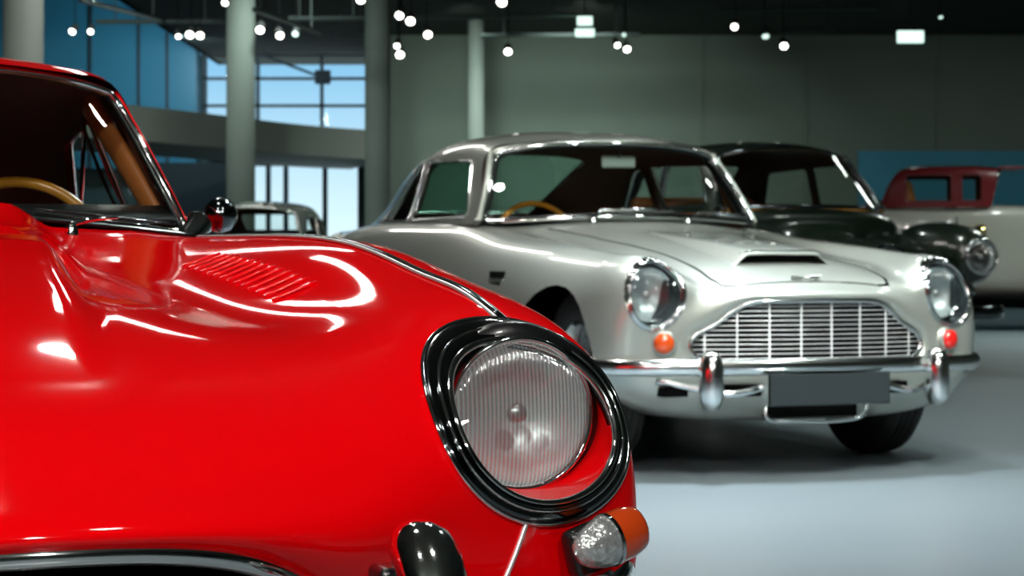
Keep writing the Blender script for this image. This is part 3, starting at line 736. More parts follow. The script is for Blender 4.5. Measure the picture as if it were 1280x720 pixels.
    bm = B(); tube(bm, [tuple(scr(u, 0)-np.array([.018, 0, .006])) for u in np.linspace(-1, 1, 50)], 1, 8, flat=(.007, .016, (0, 0, 1))); link('cowl_seal', bm, BLACK, car)
    for s in (1, -1):   # red A post skin outside and tan lining inside
        P = [scr(s, v) for v in (0, .25, .5, .75, 1)]
        bm = B(); tube(bm, smoothpts([(p[0]+.032, p[1]+s*.009, p[2]) for p in P], 5), 1, 10, flat=(.007, .020, (0, s, 0))); link('windscreen_post', bm, RED, car)
        bm = B(); tube(bm, smoothpts([(p[0]+.105+.02*k, p[1]-s*(.020), p[2]-.01) for k, p in enumerate(P)], 5), 1, 10, flat=(.018, .038, (0, s, 0))); link('post_lining', bm, TAN, car)
        bm = B(); tube(bm, [(2.425, s*.615, .835), (2.435, s*.64, .862), (2.50, s*.655, .868), (2.58, s*.66, .850)], [.02, .032, .026, .008], 10); link('windscreen_post_foot', bm, CHROME, car)
    # cockpit
    bm = B(); top = [[(a_, l_, z_) for l_ in np.linspace(-.585, .585, 9)] for a_, z_ in ((2.25, .874), (2.34, .893), (2.46, .906), (2.55, .900), (2.60, .865), (2.59, .76))]
    Gd = np.array(top); Gd[..., 0] += .15*(Gd[..., 1]/.585)**2*np.array([1, .8, .35, .1, 0, 0])[:, None]
    link('dashboard', thicken(grid_bm(Gd), .01), DASH, car)
    bm = B(); box(bm, (3.0, 0, .24), (1.3, 1.2, .04)); box(bm, (2.45, 0, .5), (.04, 1.2, .5)); box(bm, (3.62, 0, .55), (.04, 1.1, .6)); link('cockpit_floor', bm, MATT, car, False)
    steering(car, 2.76, .31, .785, .19, .35)
    seat(car, 3.05, .32, SEATB); seat(car, 3.05, -.32, SEATB)
    # door frame bar seen through the windscreen
    for s in (1, -1):
        for k, (p0, p1) in enumerate((((1.93, s*.10), (2.14, s*.45)),)): pass
    bm = B(); pivots = [(2.155, .33), (2.13, -.02), (2.155, -.33)]
    for (pa, pl) in pivots:
        hh = caster.hit((pa, pl, 1.5), (0, 0, -1)); z0 = hh[0][2] if hh else .86
        w = bpy.data.objects.new('wiper', None); C.objects.link(w); w.parent = car; w.location = V((pa, pl, z0)); w.empty_display_size = .03
        b1 = B(); lathe(b1, [(.012, -.01), (.013, .008), (.010, .016), (.006, .024), (0, .026)], (0, 0, 0), (0, 0, 1), 16); link('wiper_spindle', b1, CHROME, w)
        b1 = B(); tube(b1, [(0, 0, .02), (.03, .05, .030), (.055, .10, .034)], [.006, .004, .003], 6); link('wiper_arm', b1, CHROME, w)
        b1 = B(); pts = [scr(min(1, max(-1, (pl+dl)/.62)), .05) for dl in np.linspace(-.05, .26, 8)]
        tube(b1, [(p[0]-pa-.012, p[1]-pl, p[2]-z0) for p in pts], .0028, 6); link('wiper_blade', b1, BLACK, w)
    # door mirrors
    bm = B(); bm.free()
    for s in (1, -1):
        m = bpy.data.objects.new('door_mirror', None); C.objects.link(m); m.parent = car; m.location = V((2.86, s*.785, .892)); m.empty_display_size = .03
        b1 = B(); lathe(b1, [(0, -.045), (.025, -.034), (.039, -.015), (.042, .0), (.039, .004), (0, .004)], (0, 0, 0), (1, -s*.25, 0), 28); link('mirror_housing', b1, DCHROME, m)
        b1 = B(); lathe(b1, [(0, .0055), (.037, .0055), (.037, .003)], (0, 0, 0), (1, -s*.25, 0), 28); link('mirror_glass', b1, DCHROME, m)
        b1 = B(); tube(b1, [(0, 0, -.045), (.0, -s*.01, -.07), (-.01, -s*.03, -.085)], [.006, .009, .015], 8); link('mirror_stalk', b1, CHROME, m)
    for s in (1, -1):
        wheel(car, 1.02, s*.665, .32, .15); wheel(car, 3.45, s*.665, .32, .15)
    arch_liner(car, 1.02, .33, .37, .80, .25); arch_liner(car, 3.45, .33, .37, .80, .25)
    return car
red_car()

# ================================================================ silver grand tourer
def silver_car():
    car = thing('grand_touring_coupe', 'silver two-door grand touring coupe with a wide chrome grille and a blank dark number plate', 'car', (1.156, 7.47, 0), .344)
    H = [
     [(.13,0,.632),(.135,.14,.630),(.155,.265,.622),(.175,.33,.587),(.19,.395,.540),(.205,.455,.507),(.21,.475,.47),(.195,.445,.422),(.155,.25,.408),(.13,0,.405)],
     [(.115,0,.645),(.12,.15,.643),(.14,.275,.636),(.16,.345,.603),(.175,.41,.556),(.19,.470,.523),(.195,.495,.47),(.18,.46,.405),(.14,.26,.39),(.115,0,.385)],
     [(.165,0,.682),(.17,.17,.680),(.185,.31,.672),(.19,.40,.650),(.195,.49,.620),(.205,.565,.575),(.215,.62,.50),(.215,.585,.35),(.16,.3,.29),(.14,0,.28)],
     [(.23,0,.714),(.235,.18,.712),(.24,.34,.701),(.23,.435,.690),(.20,.53,.700),(.195,.62,.670),(.22,.70,.57),(.25,.675,.34),(.22,.38,.23),(.20,0,.215)],
     [(.33,0,.745),(.33,.19,.742),(.33,.36,.728),(.32,.46,.725),(.28,.56,.770),(.27,.675,.745),(.29,.755,.60),(.31,.735,.33),(.28,.42,.20),(.26,0,.19)],
     [(.50,0,.782),(.50,.20,.779),(.50,.38,.760),(.50,.49,.756),(.48,.59,.800),(.47,.70,.775),(.48,.790,.62),(.5,.77,.33),(.5,.45,.19),(.5,0,.19)],
     [(.80,0,.822),(.80,.20,.818),(.80,.40,.795),(.80,.51,.787),(.80,.61,.822),(.80,.725,.795),(.80,.825,.64),(.80,.80,.33),(.8,.45,.18),(.8,0,.18)],
     [(1.2,0,.868),(1.2,.20,.864),(1.2,.40,.838),(1.2,.52,.835),(1.2,.63,.852),(1.2,.745,.815),(1.2,.838,.65),(1.2,.81,.33),(1.2,.45,.18),(1.2,0,.18)],
     [(1.55,0,.912),(1.56,.20,.908),(1.58,.40,.892),(1.6,.53,.880),(1.62,.64,.883),(1.62,.755,.835),(1.62,.842,.66),(1.62,.815,.33),(1.6,.45,.18),(1.6,0,.18)],
     [(1.80,0,.948),(1.82,.20,.945),(1.88,.40,.935),(1.96,.55,.925),(2.02,.665,.922),(2.02,.765,.860),(2.02,.845,.67),(2.02,.82,.33),(2.0,.45,.18),(2.0,0,.18)],
     [(2.5,0,.95),(2.5,.20,.95),(2.5,.40,.95),(2.5,.56,.948),(2.5,.68,.940),(2.5,.77,.875),(2.5,.845,.68),(2.5,.82,.33),(2.5,.45,.18),(2.5,0,.18)],
     [(3.2,0,.95),(3.2,.20,.95),(3.2,.40,.95),(3.2,.56,.953),(3.2,.68,.952),(3.2,.775,.885),(3.2,.845,.68),(3.2,.82,.33),(3.2,.45,.18),(3.2,0,.18)],
     [(3.8,0,.94),(3.8,.20,.94),(3.8,.38,.94),(3.8,.53,.945),(3.8,.65,.950),(3.8,.765,.89),(3.8,.835,.69),(3.8,.80,.35),(3.8,.45,.2),(3.8,0,.2)],
     [(4.3,0,.915),(4.3,.18,.915),(4.3,.34,.915),(4.3,.48,.92),(4.3,.63,.928),(4.3,.745,.87),(4.3,.79,.68),(4.3,.75,.40),(4.3,.42,.28),(4.3,0,.28)],
     [(4.52,0,.84),(4.52,.16,.84),(4.52,.3,.84),(4.52,.44,.84),(4.50,.60,.885),(4.50,.70,.83),(4.5,.73,.66),(4.5,.69,.45),(4.5,.4,.36),(4.5,0,.36)],
     [(4.60,0,.72),(4.60,.13,.72),(4.60,.26,.72),(4.60,.38,.72),(4.58,.50,.73),(4.58,.59,.71),(4.58,.62,.63),(4.58,.59,.50),(4.58,.35,.44),(4.58,0,.44)]]
    G, cl = surf(H, 9, 9)
    bm = grid_bm(G, cl); caster = Caster(bm)
    OV = dict(cx=.603, cz=.655, ra=.124, rb=.100, tilt=math.radians(-76))
    arch_cut(bm, .70, .33, .355, .6); arch_cut(bm, 3.28, .33, .36, .6)
    for s in (1, -1):
        fs = cut(bm, oval(s, n=24, **OV), 'lz', lambda c, s=s: c.y < .7 and c.x*s > .3); bmesh.ops.delete(bm, geom=fs, context='FACES')
    fs = cut(bm, [(1.95, -.56), (1.95, .56), (3.4, .56), (3.4, -.56)], 'al', lambda c: c.z > .85); bmesh.ops.delete(bm, geom=fs, context='FACES')
    # bonnet panel with its shut line
    half = [(.212, .350), (.27, .368), (.5, .356), (.8, .336), (1.1, .332), (1.45, .37), (1.74, .45)]
    outl = half+[(p[0], -p[1]) for p in half[::-1]]; outl = [(.195, .30)]+outl+[(.195, -.30)]
    inn = [(p[0]+(.009 if p[0] < .4 else (-.008 if p[0] > 1.6 else .004)), p[1]-math.copysign(.012, p[1])) for p in outl]
    fs = cut(bm, outl, 'al', lambda c: c.z > .6); pan = take(bm, fs)
    fs2 = cut(pan, inn, 'al', lambda c: True); bon = take(pan, fs2)
    gap = pan; 
    for v in gap.verts: v.co.z -= .012
    link('bonnet_shut_line', gap, MATT, car)
    link('bonnet', bon, SILVER, car); link('body', bm, SILVER, car)
    # air scoop on the bonnet
    rows = []
    for a_, hgt, w in ((1.50, .0, .10), (1.25, .010, .115), (1.0, .020, .13), (.8, .029, .145), (.6, .036, .160), (.47, .041, .170), (.41, .042, .172), (.40, .035, .172)):
        r = []
        for f in (-1.3, -1.2, -1.1, -1.0, -.88, -.80, -.4, 0, .4, .80, .88, 1.0, 1.1, 1.2, 1.3):
            hh = caster.hit((a_, f*w, 1.5), (0, 0, -1)); z = hh[0][2]
            e = {.88: .93, 1.0: .55, 1.1: .2, 1.2: .03, 1.3: 0}.get(round(abs(f), 2), 1)
            r.append((a_, f*w, z-.002+hgt*1.15*e))
        rows.append(r)
    G2 = np.array(rows); bm = grid_bm(G2); bmesh.ops.subdivide_edges(bm, edges=bm.edges[:], cuts=2, use_grid_fill=True, smooth=.6)
    link('bonnet_scoop', thicken(bm, .004), SILVER, car)
    bm = B(); fr = []; 
    for f in (-.95, -.8, -.4, 0, .4, .8, .95):
        hh = caster.hit((.44, f*.17, 1.5), (0, 0, -1)); fr.append(hh[0])
    va = [bm.verts.new(V((.44, p[1], p[2]-.003))) for p in fr]; vb = [bm.verts.new(V((.44, p[1], p[2]+.038))) for p in fr]
    for k in range(6): bm.faces.new((va[k], va[k+1], vb[k+1], vb[k]))
    link('scoop_intake', bm, MATT, car, False)
    bm = B(); tube(bm, smoothpts([(.402, p[1], p[2]+.041-(.006 if abs(p[1]) > .15 else 0)) for p in fr], 4), .0035, 6); link('scoop_trim', bm, CHROME, car)
    # badge
    hb = caster.hit((.215, 0, 1.5), (0, 0, -1))[0]
    bm = B(); P = [(0, .004), (.02, .011), (.062, .014), (.058, -.002), (.025, -.011), (0, -.014)]
    pol = [(x, y) for x, y in P]+[(-x, y) for x, y in P[::-1][1:-1]]
    f = bm.faces.new([bm.verts.new(V((hb[0]+.004-y*.6, x, hb[2]+.006+y*.8))) for x, y in pol]); thicken(bm, .003); link('winged_badge', bm, SATIN, car, False)
    # lamps
    for s in (1, -1):
        covered_lamp(car, caster, s, OV, (.290, s*.602, .653), .096, (.36, s*.6, .655), DCHROME, 1.07, CHROME, .012, .12, (-1, .03*s, .03))
        hh = caster.hit((-.5, s*(.592 if s > 0 else .575), .480), (1, 0, 0))[0]
        il = bpy.data.objects.new('indicator_lamp', None); C.objects.link(il); il.parent = car; il.empty_display_size = .03
        D = (-1, .45*s, 0)
        bm = B(); lathe(bm, [(.048, -.014), (.048, .006), (.041, .013), (.0, .012)], hh, D, 24); link('lamp_base', bm, SILVER, il)
        bm = B(); lathe(bm, [(.038, .010), (.037, .020), (.030, .032), (.015, .038), (0, .039)], hh, D, 24); link('lens', bm, ORANGE if s < 0 else REDLENS, il)
    # grille
    ring = smoothpts([H[0][k] for k in range(10)]+[mirrorl(H[0][k]) for k in range(8, 0, -1)], 6, closed=True)
    gr = bpy.data.objects.new('grille', None); C.objects.link(gr); gr.parent = car; gr.empty_display_size = .05
    bm = B(); tube(bm, [(p[0]-.008, p[1], p[2]) for p in ring], .010, 8, closed=True); link('grille_surround', bm, CHROME2, gr)
    bm = B(); rows = []
    for f, bk in ((0, 0), (.03, .09), (.3, .10), (1, .10)):
        rows.append([bm.verts.new(V((p[0]+bk, p[1]*(1-f), p[2]*(1-f)+.5*f))) for p in ring])
    for A, Bq in zip(rows, rows[1:]):
        for k in range(len(ring)): bm.faces.new((A[k], A[(k+1) % len(ring)], Bq[(k+1) % len(ring)], Bq[k]))
    link('grille_backing', bm, BLACK, gr)
    rp = [(abs(p[1]), p[2]) for p in ring if p[1] >= 0]
    def half_w(z):
        best = .2
        for k in range(len(ring)):
            (a1, l1, z1), (a2, l2, z2) = ring[k], ring[(k+1) % len(ring)]
            if (z1-z)*(z2-z) <= 0 and abs(z1-z2) > 1e-9:
                l = l1+(l2-l1)*(z-z1)/(z2-z1); best = max(best, l)
        return best
    ga = lambda l: .132+.36*l*l
    for k in range(12):
        z = .422+k*.0172; w = half_w(z)-.004
        bm = B(); tube(bm, [(ga(l), l, z) for l in np.linspace(-w, w, 21)], 1, 8, flat=(.0026, .007, (0, 0, 1))); link('grille_bar', bm, SATIN, gr)
    for l in (-.42, -.305, -.185, -.062, .062, .185, .305, .42):
        zt = .625
        while half_w(zt) < abs(l)+.004 and zt > .45: zt -= .004
        bm = B(); tube(bm, [(ga(l)-.002, l, .415), (ga(l)-.002, l, zt)], .0042, 6); link('grille_upright', bm, SATIN, gr)
    # bumper, overriders, plate, lower bar
    bp = [(.015,0,.398),(.02,.15,.398),(.045,.30,.397),(.085,.45,.396),(.13,.58,.395),(.19,.69,.394),(.28,.765,.394),(.40,.805,.396),(.52,.822,.40)]
    full = [mirrorl(p) for p in bp[::-1]]+bp[1:]
    bm = B(); tube(bm, smoothpts(full, 4), 1, 14, flat=(.030, .017, (0, 0, 1))); link('bumper', bm, CHROME2, car)
    bm = B(); tube(bm, smoothpts([(p[0]-.014, p[1], p[2]-.008) for p in full], 4), .0035, 6); link('bumper_bead', bm, CHROME2, car)
    for s in (1, -1):
        bm = B(); lathe(bm, [(.001, -.115), (.6, -.108), (.9, -.08), (1, -.03), (1, .03), (.9, .075), (.6, .105), (.001, .112)], (0, 0, 0), (0, 0, 1), 24)
        for v in bm.verts: v.co = Vector((v.co.x*.044+s*.458, v.co.y*.050+.055, v.co.z*.93+.352))
        link('overrider', bm, CHROME2, car)
        bm = B(); box(bm, (.16, s*.30, .31), (.08, .15, .045), bev=.008); link('valance_duct', bm, MATT, car); bm = B(); box(bm, (.215, s*.54, .305), (.07, .10, .035), bev=.006); link('valance_duct', bm, MATT, car)
        bm = B(); tube(bm, smoothpts([(.07, s*.245, .325), (.085, s*.36, .30), (.14, s*.46, .315), (.22, s*.60, .345)], 5), 1, 8, flat=(.013, .006, (0, 0, 1))); link('under_bumper_bar', bm, CHROME2, car)
    pl = bpy.data.objects.new('number_plate', None); C.objects.link(pl); pl.parent = car; pl.empty_display_size = .05
    bm = B(); box(bm, (-.012, -.02, .318), (.006, .480, .108), bev=.002); link('plate', bm, PLATE, pl, False)
    bm = B(); box(bm, (-.006, -.02, .318), (.006, .490, .116), bev=.002); link('plate_frame', bm, DCHROME, pl, False)
    bm = B(); box(bm, (.02, 0, .33), (.05, .2, .03)); link('plate_bracket', bm, MATT, pl, False)
    bm = B(); tube(bm, smoothpts([(.12, -.20, .262), (.10, -.225, .235), (.09, -.215, .205), (.085, -.17, .197), (.08, 0, .193), (.085, .12, .198), (.09, .165, .21), (.10, .19, .24), (.12, .20, .262)], 5), .0065, 8); link('lower_guard_bar', bm, CHROME2, car)
    bm = B(); box(bm, (.30, 0, .24), (.3, .36, .07), bev=.01); link('lower_air_duct', bm, MATT, car)
    # side vent with strip, door handle, sills
    for s in (1, -1):
        v = bpy.data.objects.new('side_vent', None); C.objects.link(v); v.parent = car; v.empty_display_size = .03
        hh = caster.hit((1.31, s*2, .70), (0, -s, 0))[0]
        bm = B(); box(bm, (1.31, hh[1]-s*.004, .718), (.16, .016, .028), bev=.004); box(bm, (1.32, hh[1]-s*.001, .672), (.13, .016, .030), bev=.004); link('vent_slot', bm, MATT, v, False)
        bm = B(); tube(bm, [(1.22, hh[1]+s*.003, .696), (1.40, hh[1]+s*.003, .696)], .004, 6); link('vent_strip', bm, CHROME, v)
        hh = caster.hit((3.02, s*2, .83), (0, -s, 0))[0]
        bm = B(); tube(bm, smoothpts([(2.96, hh[1], .83), (2.98, hh[1]+s*.02, .83), (3.06, hh[1]+s*.02, .832), (3.08, hh[1], .832)], 4), 1, 8, flat=(.008, .005, (0, 0, 1))); link('door_handle', bm, CHROME, car)
        # door shut line
        P = []
        for (a_, z_) in rquad([(1.98, .90), (1.96, .45), (1.99, .30), (3.10, .30), (3.16, .50), (3.14, .90)], .08):
            h2 = caster.hit((a_, s*2, z_), (0, -s, 0)); 
            if h2: P.append((h2[0][0], h2[0][1]+s*.0005, h2[0][2]))
        bm = B(); tube(bm, P[8:-8] if len(P) > 30 else P, .0022, 5); link('door_shut_line', bm, MATT, car)
    # upper body
    U = [
     [(2.06,0,1.318),(2.07,.25,1.314),(2.11,.44,1.298),(2.18,.560,1.262),(2.10,.62,1.10),(1.99,.685,.930)],
     [(2.32,0,1.360),(2.33,.25,1.355),(2.34,.44,1.330),(2.36,.570,1.280),(2.33,.625,1.11),(2.30,.69,.935)],
     [(2.8,0,1.384),(2.8,.25,1.377),(2.8,.43,1.350),(2.8,.565,1.290),(2.8,.625,1.12),(2.8,.69,.94)],
     [(3.2,0,1.356),(3.2,.25,1.350),(3.2,.42,1.322),(3.2,.545,1.262),(3.2,.61,1.12),(3.2,.685,.945)],
     [(3.6,0,1.262),(3.6,.24,1.255),(3.6,.39,1.233),(3.6,.505,1.190),(3.6,.58,1.08),(3.6,.66,.945)],
     [(4.0,0,1.105),(4.0,.22,1.100),(4.0,.36,1.080),(4.0,.455,1.05),(4.0,.53,1.0),(4.0,.62,.935)],
     [(4.35,0,.945),(4.35,.20,.942),(4.35,.32,.935),(4.35,.40,.925),(4.35,.47,.91),(4.35,.56,.895)],
     [(4.5,0,.86),(4.5,.18,.858),(4.5,.28,.855),(4.5,.36,.85),(4.5,.42,.84),(4.5,.5,.83)]]
    G3, _ = surf(U, 7, 6); bm = grid_bm(G3); cu = Caster(bm)
    for poly, nm in ((rquad([(2.145, .962), (2.30, 1.222), (2.98, 1.246), (2.955, .962)], .03), 'door_window'), (rquad([(3.035, .962), (3.06, 1.240), (3.17, 1.225), (3.50, .99), (3.50, .965)], .025), 'quarter_window')):
        for s in (1, -1):
            fs = cut(bm, poly, 'az', lambda c, s=s: c.x*s > .3); w = link(nm, take(bm, fs), GREENGLASS if s < 0 else GLASS, car)
            ring_ = project(cu, poly, 'az', s*1.5, (0, -s, 0)); fb = B(); tube(fb, ring_, .008, 6, closed=True); link('window_trim', fb, CHROME, w)
    rw = rquad([(3.36, -.40), (3.36, .40), (4.16, .36), (4.16, -.36)], .08)
    fs = cut(bm, rw, 'al', lambda c: c.z > .9); w = link('rear_window', take(bm, fs), GREENGLASS, car)
    ring_ = project(cu, rw, 'al', 2, (0, 0, -1)); fb = B(); tube(fb, ring_, .009, 6, closed=True); link('window_trim', fb, CHROME, w)
    lin = bm.copy(); bmesh.ops.recalc_face_normals(lin, faces=lin.faces)
    link('roof', bm, SILVER, car); offset(lin, -.02); link('roof_lining', lin, BROWN, car)
    bot = smoothpts([(1.765,0,.965),(1.78,.18,.964),(1.82,.36,.957),(1.89,.54,.947),(1.975,.660,.938)], 6)
    topc = smoothpts([(2.06,0,1.300),(2.07,.18,1.298),(2.095,.34,1.288),(2.13,.455,1.272),(2.165,.535,1.250)], 6)
    def scr(u, v):
        x = abs(u)*(len(bot)-1); k = min(int(x), len(bot)-2); f = x-k
        p = (bot[k]*(1-f)+bot[k+1]*f)*(1-v)+(topc[k]*(1-f)+topc[k+1]*f)*v; p = p.copy(); p[0] -= .02*math.sin(PI*v)
        if u < 0: p[1] = -p[1]
        return p
    Gs = np.array([[scr(u, v) for v in np.linspace(.01, .99, 14)] for u in np.linspace(-.99, .99, 50)]); link('windscreen', grid_bm(Gs), GLASS, car)
    uv = rquad([(-1, 0), (-1, 1), (1, 1), (1, 0)], [.0]*4)
    per2 = []
    for (u, v) in [(x, 0) for x in np.linspace(-.90, .90, 40)]+[(.96, .02), (.99, .06), (1, .13)]+[(1, v) for v in np.linspace(.2, .8, 10)]+[(1, .87), (.985, .94), (.95, .985)]+[(x, 1) for x in np.linspace(.88, -.88, 36)]+[(-.95, .985), (-.985, .94), (-1, .87)]+[(-1, v) for v in np.linspace(.8, .2, 10)]+[(-1, .13), (-.99, .06), (-.96, .02)]:
        per2.append(tuple(scr(u, v)))
    bm = B(); tube(bm, [(p[0]-.006, p[1], p[2]) for p in per2], .010, 8, closed=True); fr = link('windscreen_frame', bm, CHROME, car)
    bm = B(); tube(bm, [(p[0]+.002, p[1]*.975, (p[2]-1.1)*.94+1.1) for p in per2], .009, 8, closed=True); link('windscreen_seal', bm, BLACK, fr)
    bm = B()   # scuttle apron between bonnet and glass
    for s in (1, -1):
        P = [scr(s, v) for v in (0, .2, .4, .6, .8, 1.0)]
        b1 = B(); tube(b1, smoothpts([(p[0]+.030, p[1]+s*.012, p[2]) for p in P], 4), 1, 10, flat=(.016, .034, (0, s, 0))); link('windscreen_post', b1, SILVER, car)
        b1 = B(); tube(b1, smoothpts([(p[0]+.045, p[1]-s*.012, p[2]) for p in P], 4), 1, 8, flat=(.014, .026, (0, s, 0))); link('post_lining', b1, BLACK, car)
    hd = B(); tube(hd, smoothpts([(scr(u, 1)[0]+.015, scr(u, 1)[1], scr(u, 1)[2]+.008) for u in np.linspace(-1, 1, 15)], 3), 1, 8, flat=(.016, .018, (0, 0, 1))); link('windscreen_header', hd, SILVER, car)
    bm.free()
    # cabin
    Gd = np.array([[(a_+.12*(l_/.63)**2*w, l_, z_) for l_ in np.linspace(-.62, .62, 9)] for a_, z_, w in ((1.80, .945, 1), (1.95, .955, .9), (2.10, .962, .4), (2.22, .955, .1), (2.25, .92, 0), (2.24, .82, 0))])
    link('dashboard', thicken(grid_bm(Gd), .01), DASH, car)
    bm = B(); box(bm, (2.75, 0, .24), (1.6, 1.3, .04)); box(bm, (2.0, 0, .55), (.04, 1.3, .6)); box(bm, (3.45, 0, .55), (.04, 1.2, .62)); box(bm, (3.85, 0, .93), (.8, 1.0, .02)); link('cabin_floor', bm, MATT, car, False)
    steering(car, 2.46, -.22, .848, .2, .3)
    seat(car, 2.78, .33, SEATB, .26, .50); seat(car, 2.78, -.33, SEATB, .26, .50)
    m = bpy.data.objects.new('rear_view_mirror', None); C.objects.link(m); m.parent = car; m.location = V((2.14, .055, 1.222)); m.empty_display_size = .03
    bm = B(); box(bm, (0, 0, 0), (.02, .165, .056), bev=.012); link('mirror_housing', bm, PALE, m)
    bm = B(); tube(bm, [(-.005, 0, .02), (-.02, 0, .065)], .006, 6); link('mirror_stem', bm, CHROME, m)
    for (pa, pl, dl) in ((1.74, -.23, .42), (1.74, .22, .40)):
        w = bpy.data.objects.new('wiper', None); C.objects.link(w); w.parent = car; w.location = V((pa, pl, .945)); w.empty_display_size = .03
        bm = B(); lathe(bm, [(.014, -.02), (.016, .006), (.010, .018), (0, .02)], (0, 0, 0), (0, 0, 1), 14); link('wiper_spindle', bm, CHROME, w)
        q = [scr((pl+dl*t)/.66, .035+.03*t) for t in np.linspace(0, 1, 8)]
        bm = B(); tube(bm, [(0, 0, .012)]+[(p[0]-pa-.026, p[1]-pl, p[2]-.945+.014) for p in q[1:6]], .006, 6); link('wiper_arm', bm, CHROME2, w)
        bm = B(); tube(bm, [(p[0]-pa-.014, p[1]-pl, p[2]-.945+.004) for p in q[2:]], .0055, 6); link('wiper_blade', bm, CHROME2, w)
    for s in (1, -1): wheel(car, .80 if s > 0 else .72, s*(.60 if s > 0 else .63), .335, .175); wheel(car, 3.28, s*.68, .335, .17)
    arch_liner(car, .70, .33, .36, .70, .28); arch_liner(car, 3.28, .33, .365, .82, .3)
    bm = B(); box(bm, (2.2, 0, .2), (3.2, .9, .06)); tube(bm, [(.75, -.55, .32), (.75, .55, .32)], .03, 8); link('underbody', bm, MATT, car, False)
    return car
silver_car()

# ================================================================ further cars at the back of the hall
def saloon(label, pose, paint, roofpaint, dims, lining=BROWN, wheelpaint=None, interior=SEATB, lamp=True, grille_mat=CHROME, name='saloon_car', accents=None, dash=None):
    """front wings, bonnet, cabin with glass, lamps, grille, bumper and wheels; dims: zb bonnet, zbelt, zr roof, aw windscreen foot, ar roof end, hw half width"""
    X, Y, th = pose; car = thing(name, label, 'car', (X, Y, 0), th)
    zb, zk, zr, aw, ar, hw, hc = [dims[k] for k in ('zb', 'zk', 'zr', 'aw', 'ar', 'hw', 'hc')]   # hc: cabin half width at the belt
    zg = dims.get('zg', .28); L = dims.get('L', 4.6); nw = dims.get('nw', .22); f = dims.get('fz', .80)
    H = []
    for a_, zt_, w, zs in ((.02, zb-.22, nw*.75, .55), (.05, zb-.10, nw*.95, .55), (.14, zb-.03, nw*1.1, .55), (.5, zb, nw*1.35, .55), (1.0, zb+(zk-zb)*.45, nw*1.8, .6), (aw-.1, zk-.03, hc*.95, .65), (aw+.25, zk, hc, .68), (2.4, zk, hc+.03, .7), (ar-.3, zk, hc+.02, .7), (ar+.35, zk-.06, hc*.92, .68), (L-.2, zk-.28, hc*.75, .6), (L, zk-.5, hc*.5, .5)):
        H.append([(a_, 0, zt_), (a_, w*.35, zt_-.004), (a_, w*.68, zt_-.02), (a_, w*.90, zt_-.06), (a_, w*1.0, zt_-.14), (a_, w*1.06, zs), (a_, w*1.04, zg+.1), (a_, w*.9, zg), (a_, w*.5, zg), (a_, 0, zg)])
    G, cl = surf(H, 5, 5); bm = grid_bm(G, cl); cs = Caster(bm); bm.faces.new([v for v in bm.verts[:]][:0]) if False else None
    fs = cut(bm, [(aw+.2, -hc*.8), (aw+.2, hc*.8), (ar-.2, hc*.8), (ar-.2, -hc*.8)], 'al', lambda c: c.z > zk-.08); bmesh.ops.delete(bm, geom=fs, context='FACES')
    link('body', bm, paint, car)
    for s in (1, -1):   # wings
        fl = hw-.17
        P = [(.10, fl, f-.10), (.13, fl, f-.10), (.22, fl, f-.09), (.40, fl, f-.08), (.75, fl, f-.07), (1.15, fl, f-.12), (1.5, fl-.02, f-.25), (1.9, fl-.03, f-.42), (2.3, fl-.04, .36)]
        r = [.3, .62, .9, 1.05, 1.1, 1.02, .8, .5, .3]
        t = np.arange(len(P)); tt = np.linspace(0, len(P)-1, 33); PP = spline([(p[0], s*p[1], p[2]) for p in P], t, tt); rr = list(spline(np.array(r)[:, None], t, tt)[:, 0])
        bm = B(); tube(bm, [tuple(p) for p in PP], rr, 20, flat=(.21, .20, (0, 0, 1))); link('front_wing', bm, wheelpaint or paint, car)
        ra = L-1.15; P = [(ra-.75, fl-.02, .42), (ra-.5, fl, .60), (ra-.2, fl, f-.10), (ra+.15, fl, f-.09), (ra+.5, fl-.03, f-.2), (ra+.85, fl-.1, .5)]; r = [.3, .75, 1, 1, .8, .3]
        t = np.arange(len(P)); tt = np.linspace(0, len(P)-1, 21); PP = spline([(p[0], s*p[1], p[2]) for p in P], t, tt); rr = list(spline(np.array(r)[:, None], t, tt)[:, 0])
        bm = B(); tube(bm, [tuple(p) for p in PP], rr, 18, flat=(.22, .16, (0, 0, 1))); link('rear_wing', bm, wheelpaint or paint, car)
        bm = B(); box(bm, ((1.3+ra)/2, s*(hw-.2), .32), (ra-1.3, .26, .05), bev=.01); link('running_board', bm, wheelpaint or paint, car)
        headlamp(car, (.075, s*fl, f-.075), (-1, 0, .02), R=.10, dome=.03, ring=.02)
        bm = B(); tube(bm, [(.04, s*(fl-.12), f-.30), (.035, s*(fl-.12), f-.30)], .05, 12); link('fog_lamp', bm, CHROME, car)
        wheel(car, .80, s*(hw-.14), .345, .16, spoke=False); wheel(car, ra+.1, s*(hw-.14), .345, .16, spoke=False)
    gr = bpy.data.objects.new('grille', None); C.objects.link(gr); gr.parent = car; gr.empty_display_size = .05
    zt_ = zb-.06; pr = rquad([(-nw*.75, .42), (-nw*.95, zt_-.08), (-.0, zt_+.03), (nw*.95, zt_-.08), (nw*.75, .42)], .08)
    bm = B(); tube(bm, [(-.01, x, z) for x, z in pr], .02, 8, closed=True); link('grille_surround', bm, grille_mat, gr)
    bm = B(); bm.faces.new([bm.verts.new(V((.012, x, z))) for x, z in pr]); link('grille_backing', bm, MATT, gr, False)
    for k in range(9):
        l = (k-4)*nw*.2; bm = B(); tube(bm, [(-.005, l, .43), (-.005, l, zt_-.03-abs(l)*.25)], .006, 6); link('grille_bar', bm, grille_mat, gr)
